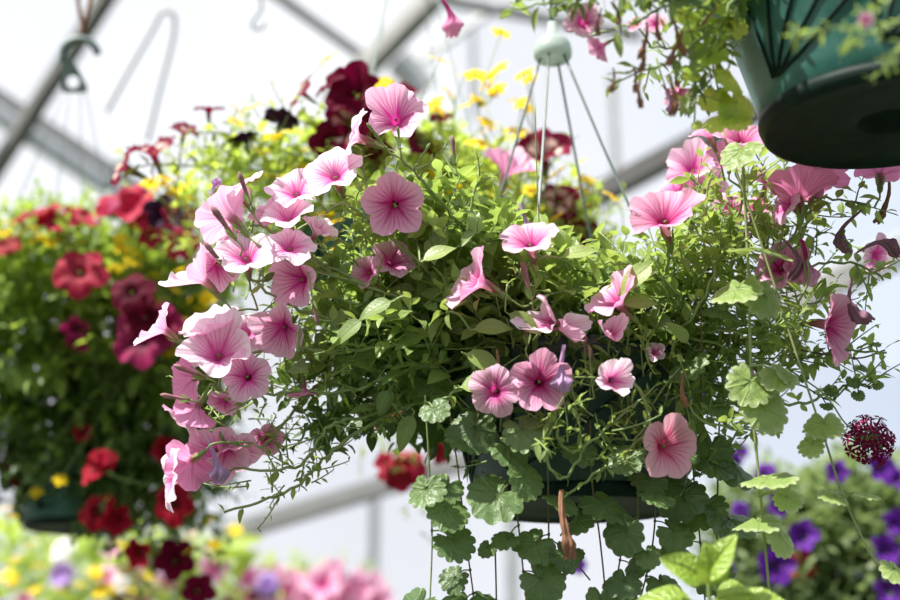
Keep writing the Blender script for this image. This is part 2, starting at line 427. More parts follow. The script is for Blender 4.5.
WL = [wilt_mesh('wilted_flower', M['wilt'], 1, 1, .2, .15), wilt_mesh('wilted_flower', M['wilt_purple'], 2, 1, .15, .35),
      wilt_mesh('wilted_flower', M['dry'], 3, 1, .045, .18), wilt_mesh('wilted_flower', M['pink'], 4, 1, .19, .2)]

def rot_to(face, roll):
    q = face.normalized().to_track_quat('Z', 'Y'); return (q.to_matrix() @ Matrix.Rotation(roll, 3, 'Z')).to_4x4()
def flower(parent, key, px, py, diam, d, face, stems=None, roll=None, var=None, stalk=True, wide=1.0):
    """places the centre of the open face at the pixel; adds calyx and flower stalk joined to the nearest stem"""
    fs = F[key]; me = fs[(var if var is not None else R.randrange(len(fs))) % len(fs)]
    fd = DV(*face); s = px2m(diam / 2, d) * 1.03
    Mx = Matrix.Translation(P(px, py, d)) @ rot_to(fd, R.uniform(0, 2 * PI) if roll is None else roll) @ Matrix.Diagonal((s, s, s, 1))
    o = link('petunia_flower', me, parent)
    o.matrix_local = Matrix.Translation(-parent.location) @ Mx
    c = link('calyx', CALYX, o)
    if stalk and stems:
        b = Mx @ V((0, 0, -1.28)); dn = -fd
        best = None; bd = 1e9
        for q in stems:
            dd = (q - b).length; w = (q - b)
            pen = dd - .6 * w.dot(dn)
            if dd > .018 and pen < bd: bd = pen; best = q
        L = (best - b).length
        pts = catmull([b, b + dn * min(.02, L * .4), b.lerp(best, .6) + V((0, 0, .25)) * L * .1 + dn * L * .15, best], 5)
        inv = Mx.inverted(); mb = MB(); mb.tube([inv @ p for p in pts], .0011 / s, .0013 / s, 6)
        link('flower_stalk', mb.mesh('flower_stalk', M['stem']), o)
    return o
def wilted(parent, kind, px, py, d, face, Lpx):
    """base at the pixel, hanging along face"""
    s = px2m(Lpx, d)
    o = link('wilted_flower', WL[kind], parent)
    o.matrix_local = Matrix.Translation(-parent.location) @ Matrix.Translation(P(px, py, d)) @ rot_to(DV(*face), R.uniform(0, 6)) @ Matrix.Diagonal((s, s, s, 1))
    return o

# ------------------------------------------------------------------ foliage growing
class Foliage:
    def __init__(s, lo=False): s.L = MB(); s.S = MB(); s.pts = []; s.lo = lo
    def shoot(s, base, d, length, ls, n=6, bushy=1, rbias=.5, lw=.42, up=V((0, 0, 1)), curl=.35, sr=.0011):
        d = d.normalized(); a = base; pts = [a]; dd = d.copy()
        bend = rv() * curl + V((0, 0, 1)) * .15
        m = 5
        if EXC and not s.lo and blocked(a + d * length * .6): return [a, a, a]
        for i in range(m):
            dd = (dd + bend * .22).normalized(); a = a + dd * length / m; pts.append(a)
        s.S.tube(pts, sr, sr * .6, 4 if s.lo else 5)
        ang = R.uniform(0, 6.28)
        for k in range(n):
            t = (k + .8) / n; i = min(m - 1, int(t * m)); p = pts[i].lerp(pts[i + 1], t * m - i)
            tg = (pts[i + 1] - pts[i]).normalized(); ang += 2.4
            o = tg.orthogonal().normalized(); o.rotate(Matrix.Rotation(ang, 3, tg))
            ld = (o + tg * R.uniform(.3, 1.0) + up * .15).normalized()
            sz = ls * (1.05 - .55 * t) * R.uniform(.7, 1.25)
            nrm = (up * 1.0 + rv() * .6).normalized()
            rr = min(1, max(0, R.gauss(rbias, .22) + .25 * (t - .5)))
            if EXC and not s.lo and (blocked(p) or blocked(p + ld * sz * .7)): continue
            if s.lo: leaf_lo(s.L, p, ld, nrm, sz, sz * lw * 1.1, rr)
            else: leaf(s.L, p, ld, nrm, sz, sz * lw, rr, 5, R.uniform(.1, .8), R.uniform(.1, .5), R.uniform(0, .1))
        return pts
    def stem(s, pts, r0=.002, r1=.001, ls=.02, gap=.012, shoots=0, slen=.05, rbias=.5, wob=.006, lw=.42):
        """main stem through 3-D points with leaves and side shoots"""
        q = catmull(pts, 8); q = [p + rv() * wob * .35 for p in q]
        s.S.tube(q, r0, r1, 6); s.pts += q[len(q) // 4:]
        acc = 0; ang = R.uniform(0, 6)
        for i in range(3, len(q) - 1):
            sg = q[i + 1] - q[i]; acc += sg.length
            while acc > gap:
                acc -= gap; tg = sg.normalized(); ang += 2.4
                o = tg.orthogonal().normalized(); o.rotate(Matrix.Rotation(ang, 3, tg))
                p = q[i].lerp(q[i + 1], R.random())
                ld = o + tg * R.uniform(.2, .8); sz = ls * R.uniform(.6, 1.3)
                rr = min(1, max(0, R.gauss(rbias, .22)))
                if EXC and not s.lo and (blocked(p) or blocked(p + ld.normalized() * sz * .7)): continue
                if s.lo: leaf_lo(s.L, p, ld, V((0, 0, 1)) + rv() * .6, sz, sz * lw * 1.1, rr)
                else: leaf(s.L, p, ld, V((0, 0, 1)) + rv() * .6, sz, sz * lw, rr, 5, R.uniform(.1, .8), R.uniform(.1, .5), .05)
        for k in range(shoots):
            i = R.randrange(len(q) // 4, len(q) - 1); tg = (q[i + 1] - q[i]).normalized()
            sp = s.shoot(q[i], tg * .7 + rv() * .9 + V((0, 0, .4)), slen * R.uniform(.6, 1.4), ls, 6, rbias=rbias, lw=lw)
            s.pts += sp[2:]
    def cloud(s, px, py, rx, ry, d, rd, n, ls, slen=.05, rbias=.5, lw=.42, shell=.35, nl=6):
        c = P(px, py, d)
        for _ in range(n):
            v = rv() * (R.random() ** shell)
            p = c + RT * v.x * px2m(rx, d) + UP * v.y * px2m(ry, d) + FW * v.z * rd
            out = RT * v.x + UP * v.y + FW * v.z
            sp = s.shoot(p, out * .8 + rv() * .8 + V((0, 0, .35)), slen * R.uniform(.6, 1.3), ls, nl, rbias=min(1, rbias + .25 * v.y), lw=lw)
            s.pts.append(sp[-1])
    def build(s, parent, lm, sm='stem'):
        if s.S.v: link('stems', s.S.mesh('stems', M[sm], parent.location), parent)
        link('foliage', s.L.mesh('foliage', M[lm], parent.location), parent)

# ------------------------------------------------------------------ hanging basket
def pot_mesh(rb=.13, rt=.17, h=.17, n=96):
    mb = MB()
    mb.lathe([(rb * .96, .006), (rb, .012), (rb * 1.02, .03), (rb + (rt - rb) * .85, h * .84), (rt * .985, h * .86), (rt * 1.0, h * .87), (rt * 1.035, h * .9), (rt * 1.045, h),
              (rt * 1.01, h + .004), (rt * .98, h), (rt * .95, h * .86), (rb * .93, .02), (rb * .5, .018), (.002, .018)], n)
    # raised curved swirl ribs moulded in the wall
    def wall(a, t, out=.0012):
        z = .03 + (h * .84 - .03) * t; r_ = rb * 1.02 + (rb + (rt - rb) * .85 - rb * 1.02) * t + out
        return V((r_ * math.cos(a), r_ * math.sin(a), z))
    for g in range(5):
        for k in range(5):
            a0 = 2 * PI * g / 7
            pts = [wall(a0 + .02 * k + (-.05 + .30 * k) * t ** (1.15 - .13 * k), t) for t in [i / 14 for i in range(15)]]
            mb.tube(pts, .0021, .0017, 6, mi=1)
    return mb.mesh('basket_pot', [M['pot'], M['pot_base']])
def saucer_mesh(rb=.13):
    mb = MB()
    mb.lathe([(rb * 1.0, .010), (rb * 1.012, .010), (rb * 1.012, .004), (rb * .985, -.005), (rb * .94, -.0065), (rb * .90, -.003), (rb * .72, -.001),
              (rb * .27, -.001), (rb * .25, .0), (rb * .24, .014), (.001, .015)], 96)
    return mb.mesh('saucer', M['pot_base'])
POT, SAU = pot_mesh(), saucer_mesh()
def soil_mesh():
    mb = MB(); mb.lathe([(.16, .138), (.13, .15), (.07, .156), (.001, .158)], 40); return mb.mesh('potting_soil', M['soil'])
SOIL = soil_mesh()
def basket(label, base, hh=.46, rz=0, tilt=(0, 0), scale=1.0, capkind='cap', wm='wire', wr=.0016, wires=4, hang=True, wa=None, capx=0.0):
    t = thing('hanging_basket', label, 'hanging basket', base)
    t.rotation_euler = (0, 0, 0)
    for nm, me in (('basket_pot', POT), ('saucer', SAU), ('potting_soil', SOIL)):
        o = link(nm, me, t); o.scale = (scale,) * 3; o.rotation_euler = (tilt[0], tilt[1], rz)
    if hang:
        top = V((capx, 0, hh + .17))
        for k in range(wires):
            a = (wa[k] if wa else rz + PI / 4 + 2 * PI * k / wires)
            o_ = V((math.cos(a), math.sin(a), 0))
            mb = MB(); e = o_ * .174 * scale + V((0, 0, .165 * scale))
            pts = [e - V((0, 0, .012)), e, e.lerp(top, .5) + o_ * .004, top + o_ * .016]
            mb.tube(catmull(pts, 6), wr, wr, 6)
            mb.tube([e - o_ * .004 + V((0, 0, .0)), e + o_ * .005], .004, .004, 8)
            link('hanger_wire', mb.mesh('hanger_wire', M[wm]), t)
        mb = MB(); mb.lathe([(.0, -.004), (.023, -.007), (.026, -.004), (.027, .004), (.025, .014), (.022, .020), (.007, .024), (.006, .05), (.0, .052)], 24, top)
        link('hanger_cap', mb.mesh('hanger_cap', M[capkind]), t)
        mb = MB(); pts = [top + V((0, 0, .045)), top + V((0, 0, .1))] + [top + V((.022 - .022 * math.cos(a), 0, .1 + .022 * math.sin(a))) for a in [PI * i / 6 * 1.2 for i in range(1, 7)]]
        mb.tube(pts, .003, .003, 8)
        link('hanger_hook', mb.mesh('hanger_hook', M['hook']), t)
    return t

BIGL = 1
FA = [  # key px py diam d face
    ('deep', 394, 204, 62, 1.39, (.0, .0, 1)), ('pink', 396, 116, 60, 1.40, (.05, .35, 1)), ('pale', 349, 134, 60, 1.40, (-.95, .35, .22)),
    ('pale', 333, 171, 62, 1.40, (-.25, .75, .75)), ('pale', 294, 189, 52, 1.43, (-.3, .6, .7)), ('pale', 287, 213, 54, 1.41, (-.2, .85, .5)),
    ('pale', 290, 243, 54, 1.39, (.1, .75, .65)), ('pink', 297, 280, 56, 1.40, (-.5, -.05, .8)), ('pale', 245, 253, 60, 1.38, (.0, .75, .75)),
    ('pale', 224, 213, 66, 1.42, (-.65, .55, -.45)), ('pale', 236, 182, 56, 1.43, (-.45, .85, .2)), ('pale', 196, 274, 58, 1.40, (-.65, .65, .2)),
    ('pink', 218, 268, 42, 1.42, (.3, -.3, .9)), ('pale', 229, 240, 48, 1.43, (-.6, .3, .5)), ('pale', 157, 326, 52, 1.40, (-.75, .55, .12), 1.0, 1),
    ('pale', 212, 325, 66, 1.42, (-.3, .85, .35)), ('pale', 217, 350, 70, 1.39, (-.05, .6, .85)), ('pink', 247, 377, 50, 1.375, (.15, .05, 1)),
    ('pink', 187, 380, 48, 1.41, (-.7, -.1, -.3)), ('pink', 183, 422, 54, 1.41, (-.6, -.65, .25)), ('pink', 195, 413, 44, 1.385, (-.45, -.75, -.3)),
    ('pale', 165, 478, 66, 1.39, (-.8, .1, .35)), ('pink', 189, 464, 54, 1.40, (-.45, -.35, -.5)), ('pink', 217, 455, 60, 1.42, (.2, -.1, .95)), ('pink', 238, 452, 46, 1.43, (.3, -.4, .8)),
    ('pink', 281, 330, 56, 1.40, (-.25, -.3, .85)), ('deep', 266, 440, 36, 1.45, (.2, -.3, .8)), ('pink', 222, 405, 36, 1.42, (-.2, -.6, .6)), ('deep', 304, 394, 34, 1.42, (.1, -.85, .1)),
    ('pink', 393, 259, 46, 1.44, (.3, .55, .8)), ('pink', 366, 272, 34, 1.44, (-.5, .2, .7)), ('pink', 272, 215, 40, 1.44, (-.4, .5, .5)), ('pale', 318, 228, 38, 1.43, (.4, .7, .3)),
    ('pale', 248, 330, 50, 1.44, (.3, .5, .7)), ('pale', 198, 345, 44, 1.42, (-.6, .3, .6)), ('pink', 228, 455, 40, 1.40, (.3, -.6, .4)),
    ('pink', 529, 238, 60, 1.37, (-.2, .82, .55)), ('pink', 472, 279, 68, 1.36, (-.84, .44, .22), 1.0, 1), ('crumple', 549, 320, 40, 1.37, (-.6, .3, .6)), ('crumple', 565, 329, 30, 1.36, (.7, .1, .5)),
    ('pink', 493, 392, 54, 1.33, (-.35, -.05, .9)), ('deep', 541, 382, 60, 1.33, (.15, .05, .95)), ('crumple', 613, 380, 38, 1.34, (.1, .2, .9)), ('crumple', 611, 333, 30, 1.36, (.0, .5, .7)),
    ('salmon', 669, 447, 66, 1.33, (.42, .0, .9)), ('pink', 614, 296, 62, 1.36, (-.65, .68, .3)), ('pale', 655, 352, 20, 1.40, (0, .3, .9)),
    ('deep', 664, 213, 74, 1.37, (-.25, .78, .55)),
]
FR = [('deep', 743, 136, 54, 1.38, (.05, .8, .5)), ('deep', 708, 130, 40, 1.42, (-.35, .85, .15)), ('pink', 728, 158, 40, 1.43, (.1, .6, -.6)), ('deep', 800, 188, 66, 1.41, (.1, .85, -.42)), ('deep', 822, 176, 54, 1.43, (.4, .7, -.3)),
          ('pink', 783, 204, 42, 1.41, (-.65, .3, .2)), ('pink', 692, 165, 54, 1.56, (-.3, .6, .6)), ('pink', 672, 186, 50, 1.56, (-.4, .7, .3)), ('pink', 733, 205, 44, 1.50, (.1, .5, .6)),
          ('deep', 778, 266, 46, 1.43, (-.4, .2, .5)), ('deep', 800, 268, 42, 1.43, (.4, -.3, .5)), ('deep', 836, 327, 68, 1.38, (.72, -.1, .68), 1.0, 1), ('pink', 880, 256, 44, 1.47, (.5, -.3, .7)), ('pink', 765, 230, 36, 1.48, (0, .7, .3)),
          ('deep', 881, 168, 56, 1.42, (.2, .6, -.5)), ('pink', 748, 378, 22, 1.43, (0, .2, .8)), ('pink', 705, 190, 44, 1.56, (.2, .5, .7)), ('deep', 757, 205, 30, 1.47, (-.2, .5, .6)), ('pink', 770, 180, 40, 1.47, (.2, .6, .5))]
for q in FA + FR:
    f_ = DV(*q[5]); c_ = P(q[1], q[2], q[4]); ax_ = (f_ * (1 if q[5][2] > 0 else 0) - FW).normalized()
    if q[4] < 1.45: EXC.append((c_, c_ + ax_ * .09, px2m(q[3] / 2, q[4]) * (.95 if q[5][2] > .3 else .6)))
# ================================================================== MAIN BASKET
main_base = P(580, 506, 1.53)
mb_ = basket('dark green plastic pot in the centre, wires rising above the pink petunias', main_base, hh=.455, rz=.35, wa=[math.radians(x) for x in (179, 246, 322, 62)], wr=.0019, capx=-.018)
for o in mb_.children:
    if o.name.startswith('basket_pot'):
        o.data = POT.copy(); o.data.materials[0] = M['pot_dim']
# the big pink petunia spilling to the left
plA = thing('petunia_plant', 'pink veined petunia spilling left from the central pot, most blooms clustered at left', 'petunia', P(530, 350, 1.50))
A = Foliage()
def SP(*pts): return [P(*p) for p in pts]
cA = (535, 345, 1.50)
stemsA = [
    (SP(cA, (440, 312, 1.46), (370, 288, 1.43), (305, 268, 1.42), (255, 282, 1.41)), 5),
    (SP(cA, (490, 265, 1.46), (452, 215, 1.43), (415, 172, 1.41), (375, 142, 1.40)), 3),
    (SP(cA, (450, 290, 1.45), (400, 245, 1.42), (350, 205, 1.41), (325, 215, 1.41)), 4),
    (SP(cA, (430, 330, 1.44), (340, 322, 1.42), (280, 300, 1.41), (235, 265, 1.41)), 4),
    (SP(cA, (430, 365, 1.44), (350, 390, 1.42), (290, 392, 1.41), (225, 400, 1.40)), 6),
    (SP(cA, (430, 380, 1.45), (370, 415, 1.43), (330, 425, 1.42), (300, 465, 1.41), (235, 470, 1.41)), 5),
    (SP(cA, (440, 390, 1.45), (360, 430, 1.43), (322, 460, 1.42), (290, 490, 1.41), (225, 512, 1.41)), 5),
    (SP(cA, (420, 345, 1.43), (330, 352, 1.41), (275, 345, 1.41), (215, 372, 1.40)), 5),
    (SP(cA, (400, 300, 1.45), (320, 262, 1.43), (275, 232, 1.42), (250, 225, 1.42)), 3),
    (SP(cA, (500, 290, 1.44), (470, 240, 1.42), (480, 170, 1.42)), 3),
    (SP(cA, (400, 345, 1.46), (330, 375, 1.44), (280, 430, 1.44), (260, 450, 1.44)), 4),
    (SP(cA, (540, 300, 1.42), (520, 275, 1.40), (535, 262, 1.39)), 2),
    (SP(cA, (560, 370, 1.40), (555, 420, 1.36), (575, 450, 1.35), (640, 400, 1.37)), 3),
    (SP(cA, (570, 380, 1.38), (545, 430, 1.34), (560, 480, 1.34), (590, 440, 1.34)), 4),
    (SP(cA, (600, 350, 1.40), (650, 420, 1.36), (600, 470, 1.35), (560, 500, 1.35)), 4),
    (SP(cA, (590, 320, 1.42), (630, 330, 1.40), (650, 360, 1.38)), 3),
    (SP(cA, (480, 345, 1.42), (470, 380, 1.38), (440, 402, 1.37)), 1),
]
for s_, k_ in stemsA: A.stem(s_, .0026, .0015, ls=.017, gap=.020, shoots=k_, slen=.045, rbias=.6)
for a_ in [  # px,py,rx,ry,d,rd,n,ls
    (470, 300, 95, 62, 1.50, .10, 95, .042), (385, 320, 80, 55, 1.47, .07, 62, .036), (440, 250, 70, 45, 1.47, .06, 70, .044),
    (560, 295, 85, 45, 1.49, .09, 75, .042), (620, 330, 75, 55, 1.49, .08, 60, .036), (330, 300, 55, 50, 1.46, .05, 36, .028),
    (380, 225, 45, 40, 1.45, .05, 26, .024)]:
    px, py, rx, ry, d, rd, n, ls = a_
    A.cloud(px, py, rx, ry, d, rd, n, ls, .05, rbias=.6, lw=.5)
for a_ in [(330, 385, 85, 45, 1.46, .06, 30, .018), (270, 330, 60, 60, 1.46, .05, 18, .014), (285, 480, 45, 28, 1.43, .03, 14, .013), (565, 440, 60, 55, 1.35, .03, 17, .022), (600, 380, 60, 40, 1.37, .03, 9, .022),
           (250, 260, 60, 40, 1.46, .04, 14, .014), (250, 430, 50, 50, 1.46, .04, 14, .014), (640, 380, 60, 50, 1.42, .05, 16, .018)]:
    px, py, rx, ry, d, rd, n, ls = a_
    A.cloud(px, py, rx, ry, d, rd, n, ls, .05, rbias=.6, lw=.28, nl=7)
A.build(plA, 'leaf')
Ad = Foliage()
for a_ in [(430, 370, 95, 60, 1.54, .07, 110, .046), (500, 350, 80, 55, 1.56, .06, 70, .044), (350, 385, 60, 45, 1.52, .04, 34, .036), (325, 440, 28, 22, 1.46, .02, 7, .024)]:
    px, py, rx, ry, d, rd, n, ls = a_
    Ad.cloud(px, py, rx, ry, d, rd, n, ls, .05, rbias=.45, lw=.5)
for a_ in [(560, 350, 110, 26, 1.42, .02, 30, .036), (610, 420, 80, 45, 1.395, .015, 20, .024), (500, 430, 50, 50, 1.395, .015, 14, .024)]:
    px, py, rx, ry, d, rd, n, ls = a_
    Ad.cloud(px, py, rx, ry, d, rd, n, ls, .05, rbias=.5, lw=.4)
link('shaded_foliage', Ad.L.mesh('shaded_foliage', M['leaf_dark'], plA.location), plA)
link('shaded_stems', Ad.S.mesh('shaded_stems', M['stem'], plA.location), plA)
# big single leaves in the middle
for (px, py, L, ang, ln) in [(455, 388, 62, 12, .9), (462, 352, 48, -20, .8), (470, 330, 45, 10, .7), (505, 312, 44, -25, .6), (395, 300, 42, 200, .5), (620, 305, 40, 10, .8), (655, 262, 50, 215, .9),
                          (690, 345, 34, 130, .8), (365, 318, 42, 215, .4), (420, 262, 40, 30, .9), (560, 258, 40, 20, .95)]:
    mb = MB(); a = math.radians(ang); d = 1.362
    p = P(px, py, d); bk_ = min(A.pts, key=lambda w_: (w_ - p).length + (0 if (w_ - p).length > .01 else 1))
    mb.tube(catmull([p, p.lerp(bk_, .5) + V((0, 0, .004)), bk_], 4), .0010, .0012, 5, mi=1)
    leaf(mb, p, DV(math.cos(a), math.sin(a), .15), DV(-.1, .75, .65), px2m(L, d), px2m(L * .5, d), ln, 10, .35, .22, .03)
    link('leaf', mb.mesh('leaf', [M['leaf'], M['stem']], plA.location), plA)
rl = random.Random(21)
for _ in range(46):
    a = rl.uniform(0, 2 * PI); q = rl.random() ** .6
    zx, zy, zr, zs = rl.choice([(410, 345, 90, 50), (350, 385, 65, 40), (430, 290, 90, 45), (560, 285, 80, 35), (620, 320, 60, 50), (440, 385, 60, 40)])
    d = 1.40 + rl.uniform(0, .05); L = px2m(rl.uniform(26, 46), d)
    p = P(zx + zr * q * math.cos(a), zy + zs * q * math.sin(a), d)
    dr = DV(rl.uniform(-1, 1), rl.uniform(-1, .35), rl.uniform(0, .5)); nr = DV(rl.uniform(-.5, .3), .8, rl.uniform(.2, .9))
    if blocked(p) or blocked(p + dr * L * .6) or blocked(p + dr * L): continue
    mb = MB(); leaf(mb, p, dr, nr, L, L * rl.uniform(.42, .6), rl.uniform(0, .55), 10, rl.uniform(.2, .9), .25, .03)
    bk_ = min(A.pts, key=lambda w_: (w_ - p).length + (0 if (w_ - p).length > .01 else 1))
    mb.tube(catmull([p, p.lerp(bk_, .5) + V((0, 0, .004)), bk_], 4), .0009, .0011, 5, mi=1)
    link('leaf', mb.mesh('leaf', [M['leaf'], M['stem']], plA.location), plA)
for q in FA: flower(plA, q[0], q[1], q[2], q[3], q[4], q[5], A.pts, *q[6:])
wilted(plA, 0, 563, 345, 1.325, (.15, -1, 0), 46); wilted(plA, 0, 208, 438, 1.38, (.1, -1, 0), 46); wilted(plA, 0, 520, 203, 1.46, (.1, -1, 0), 34)
wilted(plA, 2, 566, 490, 1.33, (.05, -1, 0), 66); wilted(plA, 2, 498, 350, 1.34, (-.3, -1, 0), 30); wilted(plA, 2, 684, 372, 1.36, (.2, -1, 0), 34); wilted(plA, 0, 212, 200, 1.43, (.3, .8, .2), 22)
# closed buds pointing up on long stalks
def bud(parent, px, py, d, face, Lpx, pts=None, brown=True):
    mb = MB(); L = px2m(Lpx, d); f = DV(*face); b = P(px, py, d)
    s_ = f.orthogonal()
    mb.tube([b + f * L * t for t in [i / 10 for i in range(11)]], 0, n=8, rad=lambda t: L * (.045 + .065 * t ** 2 if t < .85 else .10 * max(.15, (1 - t) / .15)))
    mb.mi = [0] * len(mb.f)
    c = MB()
    for k in range(5):
        a = 2 * PI * k / 5; o = s_.copy(); o.rotate(Matrix.Rotation(a, 3, f))
        leaf(c, b + o * L * .04, f + o * .35, o * -1, L * .42, L * .09, .5, 4, -.2, petiole=0)
    o_ = link('flower_bud', mb.mesh('flower_bud', MBUD if brown else M['calyx'], parent.location), parent)
    link('calyx', c.mesh('calyx', M['calyx'], parent.location), o_)
    if pts:
        best = min(pts, key=lambda q: (q - b).length + (0 if (q - b).length > .02 else 1) - .4 * (q - b).dot(-f))
        t = MB(); t.tube(catmull([b, b - f * .012, best], 5), .0011, .0012, 6)
        link('flower_stalk', t.mesh('flower_stalk', M['stem'], parent.location), o_)
MBUD = mat_simple('dusky_bud_tube', (.33, .17, .17), .6, .3, nscale=80, namp=.3, tr=.25)
for (px, py, f_, L) in [(236, 240, (-.55, .8, .2), 42), (226, 268, (-.6, .75, .2), 34), (250, 204, (-.3, .95, .2), 34), (205, 378, (-.85, .4, .3), 34), (380, 140, (-.6, .75, .4), 22), (400, 146, (-.1, .9, .3), 20),
                        (532, 300, (-.25, .95, .1), 40), (527, 345, (.0, 1, .2), 30), (585, 360, (0, 1, .2), 26), (455, 165, (-.1, 1, 0), 30), (300, 330, (-.1, -1, .1), 24), (313, 300, (.2, -1, .1), 26), (190, 400, (-.9, .2, .3), 30),
                        (420, 160, (.5, .8, .2), 20), (592, 375, (-.1, 1, .2), 30), (240, 445, (-.4, .2, .6), 18)]:
    bud(plA, px, py, 1.375, f_, L, A.pts, brown=(L > 25))

# ================================================================== RIGHT SIDE PLANT of the central basket
plR = thing('petunia_plant', 'tangled pink petunia rising right of the central pot below the upper pot', 'petunia', P(650, 345, 1.50))
B = Foliage(); cR = (640, 350, 1.5)
for s_, k_ in [
    (SP(cR, (660, 300, 1.44), (668, 255, 1.40), (668, 240, 1.39)), 4), (SP(cR, (700, 275, 1.43), (738, 215, 1.41), (742, 165, 1.40)), 6),
    (SP(cR, (720, 305, 1.42), (770, 325, 1.40), (808, 322, 1.39)), 5), (SP(cR, (740, 290, 1.43), (790, 240, 1.42), (815, 200, 1.41), (870, 205, 1.41)), 6),
    (SP(cR, (700, 340, 1.42), (770, 365, 1.42), (830, 352, 1.42), (885, 352, 1.41)), 5), (SP(cR, (680, 250, 1.46), (705, 200, 1.46), (690, 175, 1.46)), 4),
    (SP(cR, (740, 300, 1.44), (800, 270, 1.42), (850, 262, 1.42), (885, 280, 1.42)), 6), (SP(cR, (730, 390, 1.44), (790, 405, 1.44), (850, 385, 1.44), (868, 385, 1.44)), 5),
    (SP(cR, (720, 330, 1.40), (760, 340, 1.38), (800, 300, 1.38), (812, 240, 1.38)), 6), (SP(cR, (680, 380, 1.40), (700, 420, 1.37), (745, 430, 1.37)), 4),
    (SP(cR, (690, 320, 1.40), (720, 250, 1.39), (700, 225, 1.39)), 5), (SP(cR, (680, 300, 1.40), (640, 270, 1.39), (605, 262, 1.39)), 4)]:
    B.stem(s_, .0022, .0013, ls=.024, gap=.017, shoots=k_ + 2, slen=.05, rbias=.6)
for a_ in [(705, 300, 70, 75, 1.47, .07, 66, .032), (745, 220, 62, 60, 1.47, .06, 46, .028), (705, 375, 62, 48, 1.46, .06, 48, .032), (790, 300, 50, 65, 1.45, .05, 40, .032), (650, 290, 50, 45, 1.46, .05, 40, .032),
           (815, 225, 40, 45, 1.44, .04, 16, .017), (700, 440, 42, 42, 1.46, .05, 24, .024), (770, 370, 40, 30, 1.44, .04, 10, .018)]:
    px, py, rx, ry, d, rd, n, ls = a_
    B.cloud(px, py, rx, ry, d, rd, n, ls, .05, rbias=.5, lw=.4)
B.build(plR, 'leaf')
for q in FR:
    flower(plR, *q[:6], B.pts, *q[6:])
wilted(plR, 1, 785, 238, 1.385, (.05, -1, 0), 42); wilted(plR, 1, 858, 250, 1.38, (1, -.25, 0), 44); wilted(plR, 1, 860, 210, 1.40, (-.1, -1, 0), 44); wilted(plR, 1, 850, 278, 1.38, (.6, -.8, 0), 46)
wilted(plR, 1, 752, 218, 1.42, (.1, -1, 0), 20); wilted(plR, 3, 797, 240, 1.385, (.25, -1, .1), 48)

# ================================================================== trailing ivies
def strand(parent, path, d, nodes, rad, mat, sm='stem_brown', r0=.0011, lb=.45, seed=0, both=True, up=V((0, 0, 1)), pet=.018):
    """one hanging stem as a part; its scalloped leaves are sub-parts. nodes: list of path fractions or (fraction, dx px, dy px, leaf radius px, tilt)"""
    rr = random.Random(seed)
    pts = catmull([P(*(p if len(p) == 3 else (p[0], p[1], d))) for p in path], 8)
    mb = MB(); mb.tube(pts, r0, r0 * .9, 6)
    for nd in nodes:   # swollen joints
        t = nd if not isinstance(nd, tuple) else nd[0]
        i = t * (len(pts) - 1); k = min(len(pts) - 2, int(i)); c = pts[k].lerp(pts[k + 1], i - k)
        mb.tube([c - V((0, 0, .002)), c, c + V((0, 0, .002))], 0, n=6, rad=lambda x: r0 * (1.1 + .8 * math.sin(PI * x)))
    st = link('trailing_stem', mb.mesh('trailing_stem', M[sm], parent.location), parent)
    for nd in nodes:
        t = nd if not isinstance(nd, tuple) else nd[0]
        i = t * (len(pts) - 1); k = min(len(pts) - 2, int(i)); c = pts[k].lerp(pts[k + 1], i - k)
        lst = []
        if isinstance(nd, tuple):
            _, dx, dy, rp, tilt = nd; lst.append((RT * px2m(dx, d) - UP * px2m(dy, d) - FW * .012, px2m(rp, d), tilt))
        else:
            a = rr.uniform(0, PI)
            for sgn in ((1, -1) if both else (1,)):
                lst.append(((RT * math.cos(a) * sgn - FW * math.sin(a) * sgn * .8) * pet + V((0, 0, rr.uniform(-.4, .5) * pet)), rad * rr.uniform(.75, 1.15), rr.uniform(.2, .8)))
        for off, rd_, tilt in lst:
            e = c + off
            lm = MB()
            out = off.copy(); out.z = 0
            out = out.normalized() if out.length > 1e-4 else -FW
            # face: mix of up and toward the viewer side; tip hangs down and outward
            nrm = (V((0, 0, 1)) * (1 - tilt * .75) + out * tilt * .55 - V((0, 1, 0)) * tilt * .8 + rv(rr) * .42).normalized()
            tip = (out * .6 - V((0, 0, 1)) * .7 + rv(rr) * .3)
            round_leaf(lm, e, tip, nrm, rd_, min(1, max(0, rr.gauss(lb, .2))), rr.choice((11, 13, 15)), rr.randrange(9999))
            ptl = catmull([c, c + off * .5 + V((0, 0, off.length * .15)), e], 4)
            lm2 = MB(); lm2.tube(ptl, r0 * .8, r0 * .7, 5); nv = len(lm.v)
            lm.v += lm2.v; lm.uv += lm2.uv; lm.r += lm2.r; lm.f += [tuple(x + nv for x in f) for f in lm2.f]; lm.mi += [1] * len(lm2.f)
            link('ivy_leaf', lm.mesh('ivy_leaf', [M[mat], M[sm]], parent.location), st)
ivL = thing('trailing_ivy', 'dark green scalloped ivy hanging down at left of the central pot', 'ivy', P(480, 400, 1.40))
strand(ivL, [(425, 395), (430, 480), (432, 540), (430, 600), (429, 640)], 1.36, [(.02, 8, 5, 16, .7), (.30, -4, -8, 20, .9), (.33, 14, 4, 24, .9), (.46, 20, 6, 22, .9), (.78, -14, -4, 26, .8), (.80, 12, 4, 22, .9)], .018, 'ivy', 'stem', seed=1)
strand(ivL, [(448, 400), (458, 470), (466, 540), (474, 600), (478, 650)], 1.38, [(.1, 12, 6, 22, .7), (.30, -12, 0, 18, .9), (.62, -14, 4, 16, .8), (.72, -10, 8, 30, .9), (.74, 20, 4, 26, .8)], .02, 'ivy', seed=2)
